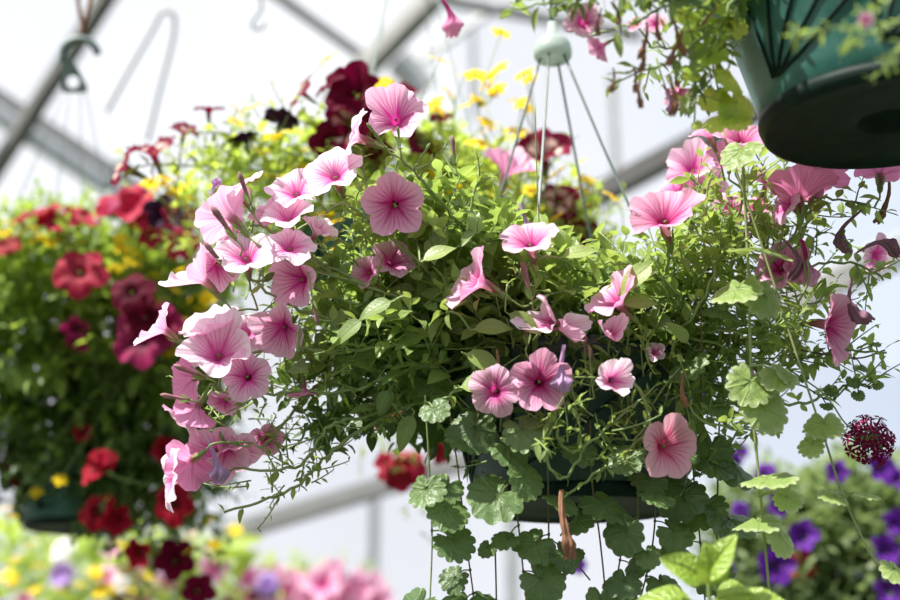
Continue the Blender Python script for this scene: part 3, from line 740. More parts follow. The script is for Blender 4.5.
strand(ivL, [(505, 400), (512, 470), (520, 540), (528, 620)], 1.36, [(.12, 14, 2, 22, .8), (.40, -14, 8, 30, .85), (.38, 10, -6, 22, .7), (.60, -10, 10, 16, .8), (.80, 16, 4, 24, .9)], .02, 'ivy', seed=3)
strand(ivL, [(495, 545), (496, 580), (497, 640)], 1.38, [(.0, -8, 0, 10, .8)], .012, 'ivy', seed=4)
strand(ivL, [(475, 395), (480, 420), (490, 440)], 1.38, [(.4, -4, 10, 24, .8), (.9, 18, 8, 22, .9)], .02, 'ivy', seed=15)
ivM = thing('trailing_ivy', 'dark green scalloped ivy hanging below the middle of the central pot', 'ivy', P(580, 420, 1.42))
strand(ivM, [(545, 400), (548, 480), (549, 560), (550, 640)], 1.37, [(.4, 10, 2, 20, .7), (.56, -12, 6, 22, .9), (.58, 14, 12, 18, .7), (.82, -6, 4, 18, .8)], .018, 'ivy', seed=5)
strand(ivM, [(590, 420), (592, 480), (600, 540), (606, 600), (608, 640)], 1.38, [(.1, -10, 4, 18, .8), (.32, 8, 4, 28, .8), (.36, -18, 12, 20, .8), (.7, -6, 8, 22, .9), (.76, 12, 0, 20, .8)], .02, 'ivy', seed=6)
strand(ivM, [(636, 420), (638, 500), (637, 560), (636, 640)], 1.36, [(.12, -10, 4, 20, .7), (.26, 14, 10, 20, .5), (.42, -14, 12, 22, .9), (.60, 8, 4, 14, .8), (.72, -14, 6, 18, .6)], .02, 'ivy', seed=7)
strand(ivM, [(560, 545, 1.40), (575, 562, 1.40), (590, 580, 1.41)], 1.40, [(.3, 6, -4, 8, .8)], .012, 'ivy', seed=16)
ivQ = thing('trailing_ivy', 'broad dark leaved ivy curtain at right of the central pot behind the salmon bloom', 'ivy', P(690, 440, 1.45))
strand(ivQ, [(690, 420), (694, 480), (700, 540), (705, 600)], 1.43, [(.12, -16, 6, 24, .8), (.22, 20, 4, 20, .6), (.36, -14, 6, 26, .9), (.50, 20, 4, 22, .8), (.68, -24, 4, 18, .5), (.82, 14, 6, 20, .9)], .022, 'ivy', seed=8)
strand(ivQ, [(720, 400), (718, 470), (717, 540), (716, 600)], 1.44, [(.2, -10, 4, 22, .8), (.28, 14, 6, 26, .9), (.48, -16, 2, 26, .9), (.5, 10, 12, 26, .7), (.8, -6, 4, 22, .9)], .022, 'ivy', seed=9)
strand(ivQ, [(655, 480), (655, 520), (650, 560), (640, 600)], 1.42, [(.02, -8, -6, 20, .6), (.34, 16, 8, 20, .9), (.6, -16, 6, 16, .8), (.8, 14, 6, 18, .6)], .022, 'ivy', seed=10)
strand(ivQ, [(700, 300), (702, 360), (700, 420)], 1.40, [(.15, 16, -6, 20, .7), (.5, -14, 2, 22, .8), (.9, 14, -4, 18, .8)], .02, 'ivy', seed=11)
ivP = thing('trailing_ivy', 'pale lime scalloped ivy on one straight stem right of the central pot', 'ivy', P(752, 250, 1.36))
strand(ivP, [(742, 150), (748, 260), (750, 340), (752, 400), (761, 500), (770, 600)], 1.34, [(.16, 6, 10, 32, .6), (.0, -4, 0, 22, .5), (.27, -14, -4, 26, .8), (.265, 12, 6, 22, .9), (.56, -2, -6, 24, .8), (.60, 8, 4, 26, .9), (.49, 24, 6, 20, .85), (.53, 30, -4, 14, .8), (.76, 4, -4, 28, .5), (.79, 22, 0, 16, .6), (.84, -8, -2, 24, .5), (.85, 14, 8, 20, .9)], .02, 'ivy_pale', 'stem_pale', r0=.0017, seed=12)
ivS = thing('trailing_ivy', 'thin pale ivy strand slanting down to the lower right corner', 'ivy', P(790, 330, 1.36))
strand(ivS, [(722, 130, 1.38), (760, 240, 1.37), (795, 350, 1.35), (825, 440, 1.34), (845, 500, 1.34), (878, 565, 1.33), (915, 592, 1.33)], 1.34, [(.47, 0, -4, 20, .9), (.50, -16, 2, 14, .8), (.655, -12, -2, 16, .6), (.66, 16, -6, 15, .6), (.86, 6, -6, 16, .9), (.90, 16, -4, 13, .8)], .016, 'ivy_pale', 'stem_pale', r0=.0014, seed=13)
ivT = thing('trailing_ivy', 'sparse small leaved sprig reaching right against pale sky below the side bloom', 'ivy', P(760, 390, 1.45))
strand(ivT, [(760, 380), (800, 385), (830, 400), (850, 385), (872, 388)], 1.45, [(.2, 6, -8, 7, .8), (.4, 4, 8, 7, .8), (.55, -6, -10, 8, .8), (.7, 4, -8, 8, .8), (.85, -4, 8, 7, .8), (.97, 4, -4, 6, .8)], .008, 'ivy', seed=14)
strand(ivT, [(800, 350), (830, 355), (860, 358), (885, 350)], 1.42, [(.3, 6, -8, 7, .8), (.6, 4, 8, 7, .8), (.9, -6, -10, 6, .8)], .008, 'ivy', seed=19)
strand(ivT, [(625, 520), (620, 560), (612, 600)], 1.46, [(.1, 6, -8, 9, .8), (.5, 14, 8, 8, .8), (.8, -6, -4, 9, .8), (.95, 10, -4, 8, .8)], .008, 'ivy', seed=20)

# ================================================================== UPPER RIGHT BASKET
ub = P(890, 121, 1.27)
basket('large dark green pot seen from below in the upper right corner', ub, hh=.34, rz=PI + .30, tilt=(-.05, .02))
plU = thing('petunia_plant', 'pink petunia and brown dried blooms spilling left from the upper right pot', 'petunia', ub + V((0, 0, .16)))
U = Foliage(); 
cU = (820, -75, 1.30)
for s_, k_ in [(SP(cU, (740, -50, 1.22), (690, -10, 1.20), (640, 20, 1.21), (612, 30, 1.22)), 5), (SP(cU, (720, -55, 1.22), (640, -20, 1.20), (570, -2, 1.20), (505, 12, 1.21)), 6),
               (SP(cU, (760, -40, 1.23), (720, 20, 1.22), (670, 60, 1.22), (625, 72, 1.22)), 6), (SP(cU, (750, -30, 1.24), (715, 40, 1.24), (690, 90, 1.24), (688, 118, 1.24)), 5),
               (SP(cU, (700, -40, 1.22), (620, -15, 1.19), (545, 5, 1.19)), 4), (SP(cU, (730, -20, 1.27), (690, 40, 1.27), (650, 48, 1.27)), 5)]:
    U.stem(s_, .0021, .0013, ls=.028, gap=.017, shoots=k_, slen=.03, rbias=.25, lw=.28)
for a_ in [(680, 40, 50, 40, 1.26, .04, 20, .020), (620, 0, 60, 14, 1.22, .03, 10, .018), (720, -10, 60, 30, 1.24, .04, 30, .022), (700, 80, 24, 32, 1.27, .03, 12, .018)]:
    px, py, rx, ry, d, rd, n, ls = a_
    U.cloud(px, py, rx, ry, d, rd, n, ls, .03, rbias=.45, lw=.34)
# sprays crossing in front of the pot
for s_ in [SP((905, -20, 1.02), (870, 20, 1.01), (820, 30, 1.0), (790, 42, 1.0)), SP((915, 10, 1.02), (885, 30, 1.0), (850, 42, .99), (862, 48, .99)), SP((915, 30, 1.0), (900, 50, 1.0), (893, 66, 1.0))]:
    U.stem(s_, .0012, .0008, ls=.012, gap=.010, shoots=3, slen=.02, rbias=.7, lw=.28)
U.build(plU, 'leaf')
for q in [('pink', 583, 20, 38, 1.22, (-.2, .2, .9)), ('deep', 600, 48, 30, 1.23, (-.7, -.5, .2)), ('pink', 679, 93, 32, 1.28, (.1, -.8, .3)), ('pink', 655, 22, 26, 1.27, (-.3, .4, .7)), ('deep', 635, 24, 18, 1.25, (-.4, .3, .5)), ('pink', 866, 20, 16, 1.0, (-.3, -.2, .8))]:
    flower(plU, *q, U.pts)
wilted(plU, 3, 441, -8, 1.22, (.1, -1, 0), 46); wilted(plU, 0, 662, 85, 1.26, (.3, -1, 0), 30)
for (px, py, a, b, L) in [(645, 22, -.2, -1, 36), (612, 68, -.1, -1, 24), (632, 66, .1, -1, 26), (642, 78, .05, -1, 30), (673, 76, -.15, -1, 40), (670, 20, .5, -.9, 38), (642, 40, -.2, -1, 32), (716, 5, -.5, -.9, 24), (600, 8, .1, -1, 26), (612, 2, .2, -1, 24), (680, 30, -.3, -1, 36), (655, 10, .3, -1, 30)]:
    wilted(plU, 2, px, py, 1.20, (a, b, 0), L)
for (px, py, L) in [(888, 182, 52)]:
    wilted(plR, 2, px, py, 1.40, (-.4, -1, 0), L * .8)
ivU = thing('trailing_ivy', 'bright lime ivy hanging beside the left wall of the upper pot', 'ivy', P(740, -40, 1.25))
strand(ivU, [(702, -60), (706, 10), (712, 60), (722, 105), (728, 120)], 1.26, [(.30, -16, 10, 24, .9), (.36, 14, -10, 22, .9), (.47, -10, 8, 22, .7), (.56, 12, 6, 20, .8), (.70, -8, 0, 16, .8), (.80, 10, -6, 20, .9), (.88, -8, 6, 16, .9), (.97, 4, 0, 18, .8)], .02, 'ivy_lime', 'stem_pale', seed=21)
strand(ivU, [(695, -60), (697, 0), (697, 60), (694, 130)], 1.25, [(.36, 14, 0, 22, .9), (.45, -10, -6, 16, .8), (.58, 8, 6, 20, .9), (.72, -6, 4, 10, .9), (.98, 0, 0, 6, .8)], .02, 'ivy_lime', 'stem_pale', seed=22)
strand(ivU, [(640, -60), (655, -30), (660, -10)], 1.22, [(.8, -10, 6, 22, .6), (.95, 14, 4, 20, .6), (.98, 40, 8, 18, .6)], .02, 'ivy', 'stem', seed=23)
strand(ivU, [(670, -60), (720, -25), (790, -6)], 1.10, [(.8, -6, 4, 20, .6), (.98, 10, 0, 14, .6)], .02, 'ivy', 'stem', seed=24)

# ================================================================== verbena
vb = thing('verbena_plant', 'round dark wine red verbena cluster on a thin stem at right', 'verbena', P(800, 350, 1.42))
hc = P(870, 441, 1.38)
mb = MB(); mb.tube(catmull(SP((790, 370, 1.42), (825, 395, 1.40), (846, 424, 1.385)) + [hc], 6), .0010, .0010, 6)
for i in range(38):
    g = (i + .5) / 38; ph_ = math.acos(1 - 1.75 * g); th_ = i * 2.399
    d_ = (-FW * .35 + V((0, 0, .9)) * .6 - RT * .0).normalized()
mb2_dirs = []
ax = (DV(.1, .75, .65))
s1 = ax.orthogonal().normalized(); s2 = ax.cross(s1)
fl = MB()
for k in range(5):
    a = 2 * PI * k / 5; o = V((math.cos(a), math.sin(a), 0)); sd = V((-math.sin(a), math.cos(a), 0))
    n0 = len(fl.v)
    fl.add([o * .12 + V((0, 0, 0)), o * .55 - sd * .3 + V((0, 0, .10)), o * .55 + sd * .3 + V((0, 0, .10)), o * 1.0 - sd * .42 + V((0, 0, .02)), o * .86 + V((0, 0, .06)), o * 1.0 + sd * .42 + V((0, 0, .02)), o * .5 + V((0, 0, .16))],
           [(0, 6, 1), (0, 2, 6), (1, 6, 4, 3), (6, 2, 5, 4)])
fl.tube([V((0, 0, -2.0)), V((0, 0, -.8)), V((0, 0, .04))], .10, .16, 6)
FLO = fl.mesh('floret', M['verbena'])
head = link('flower_head', mb.mesh('flower_head', M['stem'], vb.location), vb)
hb = MB(); 
for i in range(36):
    g = (i + .5) / 36; ph_ = math.acos(1 - 1.8 * g); th_ = i * 2.399
    d_ = (ax * math.cos(ph_) + (s1 * math.cos(th_) + s2 * math.sin(th_)) * math.sin(ph_)).normalized()
    p = hc + d_ * (.0255 + R.uniform(-.003, .003)); s = .0082
    o = link('floret', FLO, head)
    o.matrix_local = Matrix.Translation(-vb.location) @ Matrix.Translation(p) @ rot_to(d_ + rv() * .35, R.uniform(0, 6)) @ Matrix.Diagonal((s, s, s, 1))
    hb.tube([hc - ax * .006, p - d_ * .010], .0009, .0012, 5)
link('floret_stalks', hb.mesh('floret_stalks', M['stem'], vb.location), vb)

# ================================================================== glossy lime plant at the bottom
bz = thing('basil_plant', 'glossy bright lime green leaves at the bottom edge right of centre', 'plant', P(715, 700, 1.20))
mb = MB(); mb.tube(catmull(SP((715, 700, 1.2), (712, 640, 1.2), (708, 575, 1.2)), 6), .003, .002, 8)
link('stem', mb.mesh('stem', M['stem'], bz.location), bz)
for (px, py, L, W, ang, up_) in [(708, 582, 56, 34, 145, (0, .6, .8)), (702, 585, 64, 30, 65, (-.5, .4, .8)), (712, 600, 44, 34, 20, (0, .8, .6)), (715, 590, 50, 32, 100, (0, .5, .9)), (720, 602, 80, 36, 8, (0, .9, .4)), (700, 602, 76, 40, 172, (0, .9, .4)), (705, 610, 70, 40, 190, (0, .8, .5)), (715, 612, 70, 40, -10, (0, .8, .5))]:
    lm = MB(); a = math.radians(ang)
    leaf(lm, P(px, py, 1.19), DV(math.cos(a), math.sin(a), .25), DV(*up_), px2m(L, 1.19), px2m(W, 1.19), .6, 16, .4, .25, .05)
    link('leaf', lm.mesh('leaf', M['basil'], bz.location), bz)

# ================================================================== bidens (yellow daisies)
def bidens_mesh():
    mb = MB()
    for k in range(5):
        a = 2 * PI * k / 5; o = V((math.cos(a), math.sin(a), 0)); sd = V((-math.sin(a), math.cos(a), 0)); vs = []
        for s_, w, z in ((.15, .10, 0), (.4, .27, .06), (.7, .36, .05), (.92, .26, -.02), (1.0, .08, -.05)):
            vs += [o * s_ - sd * w + V((0, 0, z + .03)), o * s_ + V((0, 0, z)), o * s_ + sd * w + V((0, 0, z + .03))]
        fs = []
        for i in range(4):
            b = i * 3; fs += [(b, b + 1, b + 4, b + 3), (b + 1, b + 2, b + 5, b + 4)]
        mb.add(vs, fs)
    mb.lathe([(.0, -.08), (.12, -.06), (.17, .03), (.14, .12), (.07, .15), (.0, .16)], 12, mi=1)
    return mb.mesh('yellow_flower', [M['yellow'], M['orange']])
BID = bidens_mesh()
def bidens(parent, fol, spots, d, rd=.06, size=.0165):
    for (px, py) in spots:
        dd = d + R.uniform(-rd, rd); p = P(px, py, dd)
        f = (V((0, 0, 1)) + rv() * .75 - V((0, 1, 0)) * .55)
        o = link('yellow_flower', BID, parent); s = size * R.uniform(.8, 1.15)
        o.matrix_local = Matrix.Translation(-parent.location) @ Matrix.Translation(p) @ rot_to(f, R.uniform(0, 6)) @ Matrix.Diagonal((s, s, s, 1))
        best = min(fol.pts, key=lambda q: (q - p).length - .5 * (p.z - q.z) + R.uniform(0, .03))
        fol.S.tube(catmull([p, p.lerp(best, .5) + rv() * .01, best], 4), .0008, .0008, 4)

# ================================================================== BASKET BEHIND (burgundy and yellow)
bb = P(405, 345, 1.98)
basket('dark pot behind the central basket, mostly hidden under yellow and burgundy flowers', bb, hh=.62, rz=.2, wm='wire_blur', wr=.0013)
plBb = thing('petunia_plant', 'burgundy petunia with cream stars standing behind the topmost pink blooms', 'petunia', bb + V((-.02, 0, .15)))
plBy = thing('bidens_plant', 'yellow flowered bidens in the basket behind the central one', 'bidens', bb + V((.02, 0, .15)))
Fb = Foliage(True); Fy = Foliage(True)
cB = (400, 200, 1.95)
for s_ in [SP(cB, (320, 165, 1.9), (250, 140, 1.88), (190, 130, 1.86)), SP(cB, (330, 180, 1.9), (250, 170, 1.88), (160, 165, 1.86), (125, 168, 1.85)), SP(cB, (350, 150, 1.9), (300, 120, 1.9), (285, 110, 1.9)), SP(cB, (360, 150, 1.9), (345, 110, 1.9)),
           SP(cB, (420, 160, 1.93), (425, 140, 1.92)), SP(cB, (480, 190, 1.93), (540, 175, 1.92), (548, 160, 1.92)), SP(cB, (500, 220, 1.93), (570, 230, 1.92), (580, 250, 1.92))]:
    Fb.stem(s_, .002, .0012, ls=.022, gap=.014, shoots=4, slen=.05, rbias=.7)
for a_ in [(390, 190, 110, 56, 1.98, .1, 240, .036), (295, 180, 85, 45, 1.96, .08, 130, .032), (470, 215, 90, 55, 1.98, .1, 190, .036), (560, 235, 45, 45, 1.98, .06, 60, .032), (225, 215, 50, 50, 2.0, .06, 60, .032), (360, 260, 120, 50, 2.0, .06, 120, .036)]:
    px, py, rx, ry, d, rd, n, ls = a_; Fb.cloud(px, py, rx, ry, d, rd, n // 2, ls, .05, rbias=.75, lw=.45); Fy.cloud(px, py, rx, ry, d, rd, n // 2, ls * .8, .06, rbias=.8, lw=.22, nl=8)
for (a_) in [(500, 170, 60, 50, 1.95, .05, 14, .014), (210, 180, 60, 26, 1.9, .04, 16, .018)]:
    px, py, rx, ry, d, rd, n, ls = a_; Fy.cloud(px, py, rx, ry, d, rd, n, ls, .06, rbias=.7, lw=.2)
spots = [(501, 33), (465, 76), (475, 75), (485, 78), (490, 76), (488, 85), (500, 68), (492, 92), (497, 90), (488, 125), (490, 130), (486, 122), (524, 74), (530, 79), (515, 100), (522, 103), (527, 108), (470, 103), (478, 101), (475, 142), (482, 144), (435, 103), (438, 110), (328, 58), (388, 82), (383, 85),
         (237, 110), (236, 122), (253, 107), (272, 137), (280, 135), (262, 150), (270, 176), (280, 178), (290, 176), (255, 178), (165, 178), (160, 184), (168, 186), (174, 182), (178, 176), (156, 190), (172, 194), (182, 188), (190, 198), (150, 183), (328, 216), (332, 222), (330, 238), (335, 248), (326, 232), (322, 214), (438, 180), (440, 188), (455, 190), (462, 176),
         (520, 133), (510, 130), (535, 172), (530, 190), (550, 178), (560, 170), (583, 190), (590, 205), (612, 197), (605, 240), (602, 235), (515, 165), (500, 160), (448, 92), (440, 60), (540, 210), (555, 218), (500, 190), (470, 200), (425, 200), (430, 175), (350, 160), (306, 150), (300, 168), (586, 180), (593, 282), (598, 277)]
bidens(plBy, Fy, spots, 1.88)
Fb.build(plBb, 'leaf_bright'); Fy.build(plBy, 'leaf_bright')
for q in [('burgundy', 117, 163, 50, 1.85, (-.85, .45, .35)), ('burgundy', 153, 148, 46, 1.86, (-.2, .92, .35)), ('burgundy', 184, 130, 28, 1.87, (.2, .8, .3)), ('burg_dark', 209, 107, 30, 1.88, (0, 1, .1)), ('black', 244, 137, 30, 1.88, (-.3, .8, -.2)), ('black', 282, 117, 38, 1.88, (.2, .8, -.35)),
          ('burgundy', 296, 90, 38, 1.89, (-.8, .5, .3)), ('burg_dark', 328, 78, 40, 1.9, (-.6, .8, .3)), ('burg_dark', 352, 90, 56, 1.88, (-.2, .2, .9)), ('burg_dark', 390, 92, 56, 1.9, (.2, .8, .4)), ('burg_dark', 365, 110, 50, 1.9, (0, .2, .9)), ('burg_dark', 425, 138, 52, 1.92, (.5, .55, .5)),
          ('burgundy', 345, 125, 54, 1.88, (-.5, .1, .8)), ('burg_dark', 330, 142, 42, 1.88, (.1, -.2, .9)), ('burg_dark', 375, 150, 46, 1.92, (.3, .1, .8)), ('burgundy', 544, 150, 58, 1.9, (-.1, .75, .6)), ('burgundy', 560, 198, 46, 1.92, (.2, .4, .8)), ('burg_dark', 578, 240, 54, 1.92, (.1, .2, .9)), ('burgundy', 595, 262, 36, 1.92, (.3, -.2, .8)), ('burgundy', 578, 268, 40, 1.92, (-.3, -.2, .8)), ('burg_dark', 440, 116, 24, 1.92, (-.1, .8, .5))]:
    flower(plBb, *q, Fb.pts)
plBp = thing('petunia_plant', 'single pale pink petunia bloom behind the hanger wires of the central basket', 'petunia', P(520, 220, 1.85))
Fp = Foliage(True); Fp.stem(SP((520, 220, 1.85), (522, 200, 1.84), (518, 182, 1.83)), ls=.015, gap=.01, shoots=2, slen=.03, rbias=.8); Fp.build(plBp, 'leaf_bright')
flower(plBp, 'pink', 508, 166, 52, 1.8, (.25, .9, .25), Fp.pts)

# ================================================================== LEFT BASKET (crimson, yellow, blurred)
lb = P(78, 528, 2.45)
basket('teal green pot under a round mass of foliage at far left', lb, hh=.50, rz=.6, wm='wire_blur', wr=.0012, scale=.8)
plLr = thing('petunia_plant', 'crimson and red petunia in the round leafy basket at far left', 'petunia', lb + V((-.02, 0, .14)))
plLy = thing('bidens_plant', 'yellow bidens across the top of the far left basket', 'bidens', lb + V((.02, 0, .14)))
Fr = Foliage(True); Fl = Foliage(True)
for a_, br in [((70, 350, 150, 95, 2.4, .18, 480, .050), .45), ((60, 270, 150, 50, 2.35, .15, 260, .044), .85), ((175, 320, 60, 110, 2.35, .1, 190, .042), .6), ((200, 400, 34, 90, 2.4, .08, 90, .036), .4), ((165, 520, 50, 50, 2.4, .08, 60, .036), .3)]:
    px, py, rx, ry, d, rd, n, ls = a_
    Fr.cloud(px, py, rx, ry, d, rd, n, ls, .07, rbias=br, lw=.45)
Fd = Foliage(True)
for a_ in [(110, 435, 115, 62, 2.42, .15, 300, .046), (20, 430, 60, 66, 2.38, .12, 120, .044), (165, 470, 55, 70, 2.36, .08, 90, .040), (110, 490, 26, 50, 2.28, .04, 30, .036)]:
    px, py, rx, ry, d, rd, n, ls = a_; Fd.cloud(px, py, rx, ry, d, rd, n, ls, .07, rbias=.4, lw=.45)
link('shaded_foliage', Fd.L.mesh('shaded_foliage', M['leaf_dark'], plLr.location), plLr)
for a_ in [(60, 240, 120, 28, 2.3, .1, 50, .025), (170, 240, 60, 70, 2.3, .06, 50, .02)]:
    px, py, rx, ry, d, rd, n, ls = a_; Fl.cloud(px, py, rx, ry, d, rd, n, ls, .07, rbias=.8, lw=.25)
spL = [(10, 222), (22, 232), (35, 240), (20, 245), (50, 243), (35, 228), (5, 232), (115, 268), (125, 265), (133, 262), (95, 268), (108, 266), (100, 270), (122, 248), (128, 240), (120, 238), (130, 252), (137, 256), (145, 212), (150, 222), (148, 228), (140, 225), (165, 252), (172, 254), (155, 275), (160, 300), (175, 290), (190, 300), (200, 310), (185, 320), (170, 340), (175, 330),
       (205, 295), (195, 340), (172, 352), (12, 515), (36, 492), (60, 480), (5, 508), (190, 550), (210, 520), (100, 590), (262, 452), (215, 545), (208, 300), (180, 270), (62, 240), (78, 243), (42, 236)]
bidens(plLy, Fl, spL, 2.22, size=.016)
Fr.build(plLr, 'leaf_back'); Fl.build(plLy, 'leaf_bright')
for q in [('crimson', 125, 205, 56, 2.2, (-.1, .85, .6)), ('crimson', 138, 212, 44, 2.2, (.4, .5, .6)), ('magenta', 103, 208, 30, 2.2, (-.5, .5, .5)), ('red', 40, 210, 40, 2.2, (-.3, .9, .3)), ('crimson', 58, 218, 44, 2.2, (.1, .9, .5)), ('crimson', 78, 216, 34, 2.22, (.5, .8, .3)), ('red', 18, 218, 24, 2.2, (-.5, .7, .4)), ('red', 4, 240, 36, 2.2, (-.1, .8, .5)),
          ('crimson', 78, 270, 54, 2.15, (.0, .35, .9)), ('burg_dark', 130, 290, 44, 2.1, (-.1, .4, .9)), ('burg_dark', 145, 314, 46, 2.12, (.2, .5, .8)), ('magenta', 140, 340, 58, 2.14, (-.2, .1, .9)), ('magenta', 160, 325, 44, 2.14, (.3, .3, .8)), ('black', 164, 213, 38, 2.05, (.1, .3, .8)), ('burgundy', 180, 218, 36, 2.05, (.3, .3, .8)), ('crimson', 182, 242, 36, 2.2, (0, .2, .9)), ('crimson', 152, 236, 26, 2.2, (0, .2, .9)),
          ('red_dim', 95, 468, 36, 2.15, (-.6, .4, .6)), ('red_dim', 106, 458, 24, 2.15, (.4, .5, .7)), ('red_dim', 96, 512, 38, 2.2, (-.1, .3, .9)), ('red_dim', 116, 520, 30, 2.2, (.4, -.1, .9)), ('crimson', 15, 468, 32, 2.4, (.1, .2, .9)), ('red_dim', 138, 553, 30, 2.2, (-.3, -.1, .9)), ('red_dim', 172, 504, 42, 2.2, (-.1, .2, .9)), ('red_dim', 165, 450, 26, 2.25, (-.1, .2, .9)), ('magenta', 76, 330, 28, 2.2, (.2, -.5, .7)), ('magenta', 75, 345, 24, 2.2, (-.2, -.5, .7)), ('red_dim', 82, 432, 18, 2.25, (.2, .3, .8)),
          ('burg_dark', 175, 560, 40, 2.3, (.2, .3, .8)), ('burg_dark', 198, 590, 34, 2.3, (.2, .3, .8))]:
    flower(plLr, *q, Fr.pts, stalk=True)

# red geraniumlike bunch hanging behind, centre bottom
plC = thing('petunia_plant', 'small bunch of blurred red blooms behind the trailing ivy left of the pot', 'petunia', P(400, 440, 2.3))
Fc = Foliage(True)
for a_ in [(385, 420, 36, 40, 2.3, .05, 30, .02), (405, 500, 18, 60, 2.3, .03, 8, .015)]:
    px, py, rx, ry, d, rd, n, ls = a_; Fc.cloud(px, py, rx, ry, d, rd, n, ls, .05, rbias=.7, lw=.4)
Fc.build(plC, 'leaf_bright')
for q in [('red', 392, 472, 30, 2.3, (-.4, .2, .9)), ('crimson', 410, 466, 36, 2.3, (.2, .3, .9)), ('crimson', 402, 478, 30, 2.3, (0, -.4, .9)), ('crimson', 385, 462, 22, 2.3, (-.4, .5, .7)), ('red', 378, 414, 34, 2.25, (-.4, .2, .9)), ('red', 410, 396, 32, 2.25, (.3, .5, .7)), ('red', 392, 408, 26, 2.25, (0, .2, .9)), ('red', 438, 452, 26, 2.25, (.4, .2, .7))]:
    flower(plC, *q, Fc.pts)

# ================================================================== PURPLE BASKET lower right
pb = P(850, 660, 2.7)
plP = thing('petunia_plant', 'blurred purple petunia basket in the lower right corner', 'petunia', pb + V((0, 0, .15)))
Fq = Foliage(True)
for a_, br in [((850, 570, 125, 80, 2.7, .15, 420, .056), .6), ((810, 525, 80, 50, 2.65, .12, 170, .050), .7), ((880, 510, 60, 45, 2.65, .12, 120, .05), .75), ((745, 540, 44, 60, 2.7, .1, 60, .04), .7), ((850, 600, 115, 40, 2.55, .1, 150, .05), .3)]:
    px, py, rx, ry, d, rd, n, ls = a_; Fq.cloud(px, py, rx, ry, d, rd, n, ls, .08, rbias=br, lw=.45)
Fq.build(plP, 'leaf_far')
for q in [(803, 535, 32), (775, 565, 40), (880, 468, 34), (765, 473, 26), (733, 460, 22), (742, 450, 18), (838, 472, 26), (780, 505, 28), (742, 510, 22), (895, 522, 28), (885, 550, 34), (890, 590, 34), (578, 565, 22), (726, 572, 20), (898, 478, 24)]:
    flower(plP, 'purple', q[0], q[1], q[2] * .92, 2.42, (R.uniform(-.4, .4), R.uniform(0, .6), .9), Fq.pts, stalk=q[0] > 700)
flower(plP, 'red', 800, 566, 34, 2.5, (0, .3, .9), Fq.pts); flower(plP, 'red', 795, 572, 26, 2.5, (-.4, .1, .9), Fq.pts)

# ================================================================== FAR BASKETS along the bottom left
def far(label, px, py, rx, ry, d, n, keys, nf, seed, fs=30):
    rr = random.Random(seed); base = P(px, py + ry * .9, d); 
    t = thing('petunia_plant', label, 'flowers', base)
    f = Foliage(True); f.cloud(px, py, rx, ry, d, .2, n, .05, .1, rbias=.75, lw=.45); f.build(t, 'leaf_bright')
    for i in range(nf):
        a = rr.uniform(0, 2 * PI); q = rr.random() ** .5
        flower(t, rr.choice(keys), px + rx * q * math.cos(a), py + ry * q * math.sin(a), fs * rr.uniform(.7, 1.2), d - .22 - rr.uniform(0, .08), (rr.uniform(-.5, .5), rr.uniform(0, .8), .9), f.pts, stalk=False)
far('blurred mixed violet, white and yellow flowers in the bottom left corner', 70, 590, 130, 66, 3.4, 330, ['violet', 'white', 'violet', 'bpink', 'white'], 18, 5, 22)
far('blurred pink and white flowers at the bottom edge beside the corner bed', 195, 600, 80, 50, 3.6, 170, ['bpink', 'white', 'burg_dark', 'violet', 'white', 'bpink'], 26, 6, 28)
far('blurred bright pink petunias at the bottom edge below the sloping gutter', 310, 606, 72, 34, 3.9, 60, ['bpink'], 46, 7, 34)
fy = thing('bidens_plant', 'blurred yellow and orange flowers low in the bottom left corner', 'bidens', P(90, 640, 3.2))
fyf = Foliage(True); fyf.cloud(95, 585, 110, 40, 3.3, .1, 40, .03, .08, rbias=.9, lw=.3)
bidens(fy, fyf, [(5, 575), (12, 580), (35, 590), (38, 565), (15, 560), (92, 570), (98, 575), (110, 590), (120, 545), (150, 575), (210, 545), (60, 590), (30, 545), (130, 590), (190, 535), (235, 530), (100, 595), (80, 585)], 3.05, size=.019)
fyf.build(fy, 'leaf_bright')
gl = thing('leafy_shoot', 'pair of blurred bright green leaves above the bottom pink flowers', 'plant', P(240, 600, 3.2))
mb = MB()
for (px, py, L, a) in [(200, 556, 60, 8), (222, 548, 44, 20), (205, 545, 44, -10), (240, 575, 30, 60), (236, 585, 34, 80), (-10, 568, 40, 30)][:5]:
    a = math.radians(a); leaf(mb, P(px, py, 3.1), DV(math.cos(a), math.sin(a), 0), DV(0, .7, .7), px2m(L, 3.1), px2m(L * .35, 3.1), 1, 6)
link('leaves', mb.mesh('leaves', M['leaf_bright'], gl.location), gl)
mb = MB(); mb.tube(catmull(SP((242, 620, 3.15), (236, 580, 3.12), (215, 552, 3.1)), 6), .003, .003, 6); link('stem', mb.mesh('stem', M['stem'], gl.location), gl)

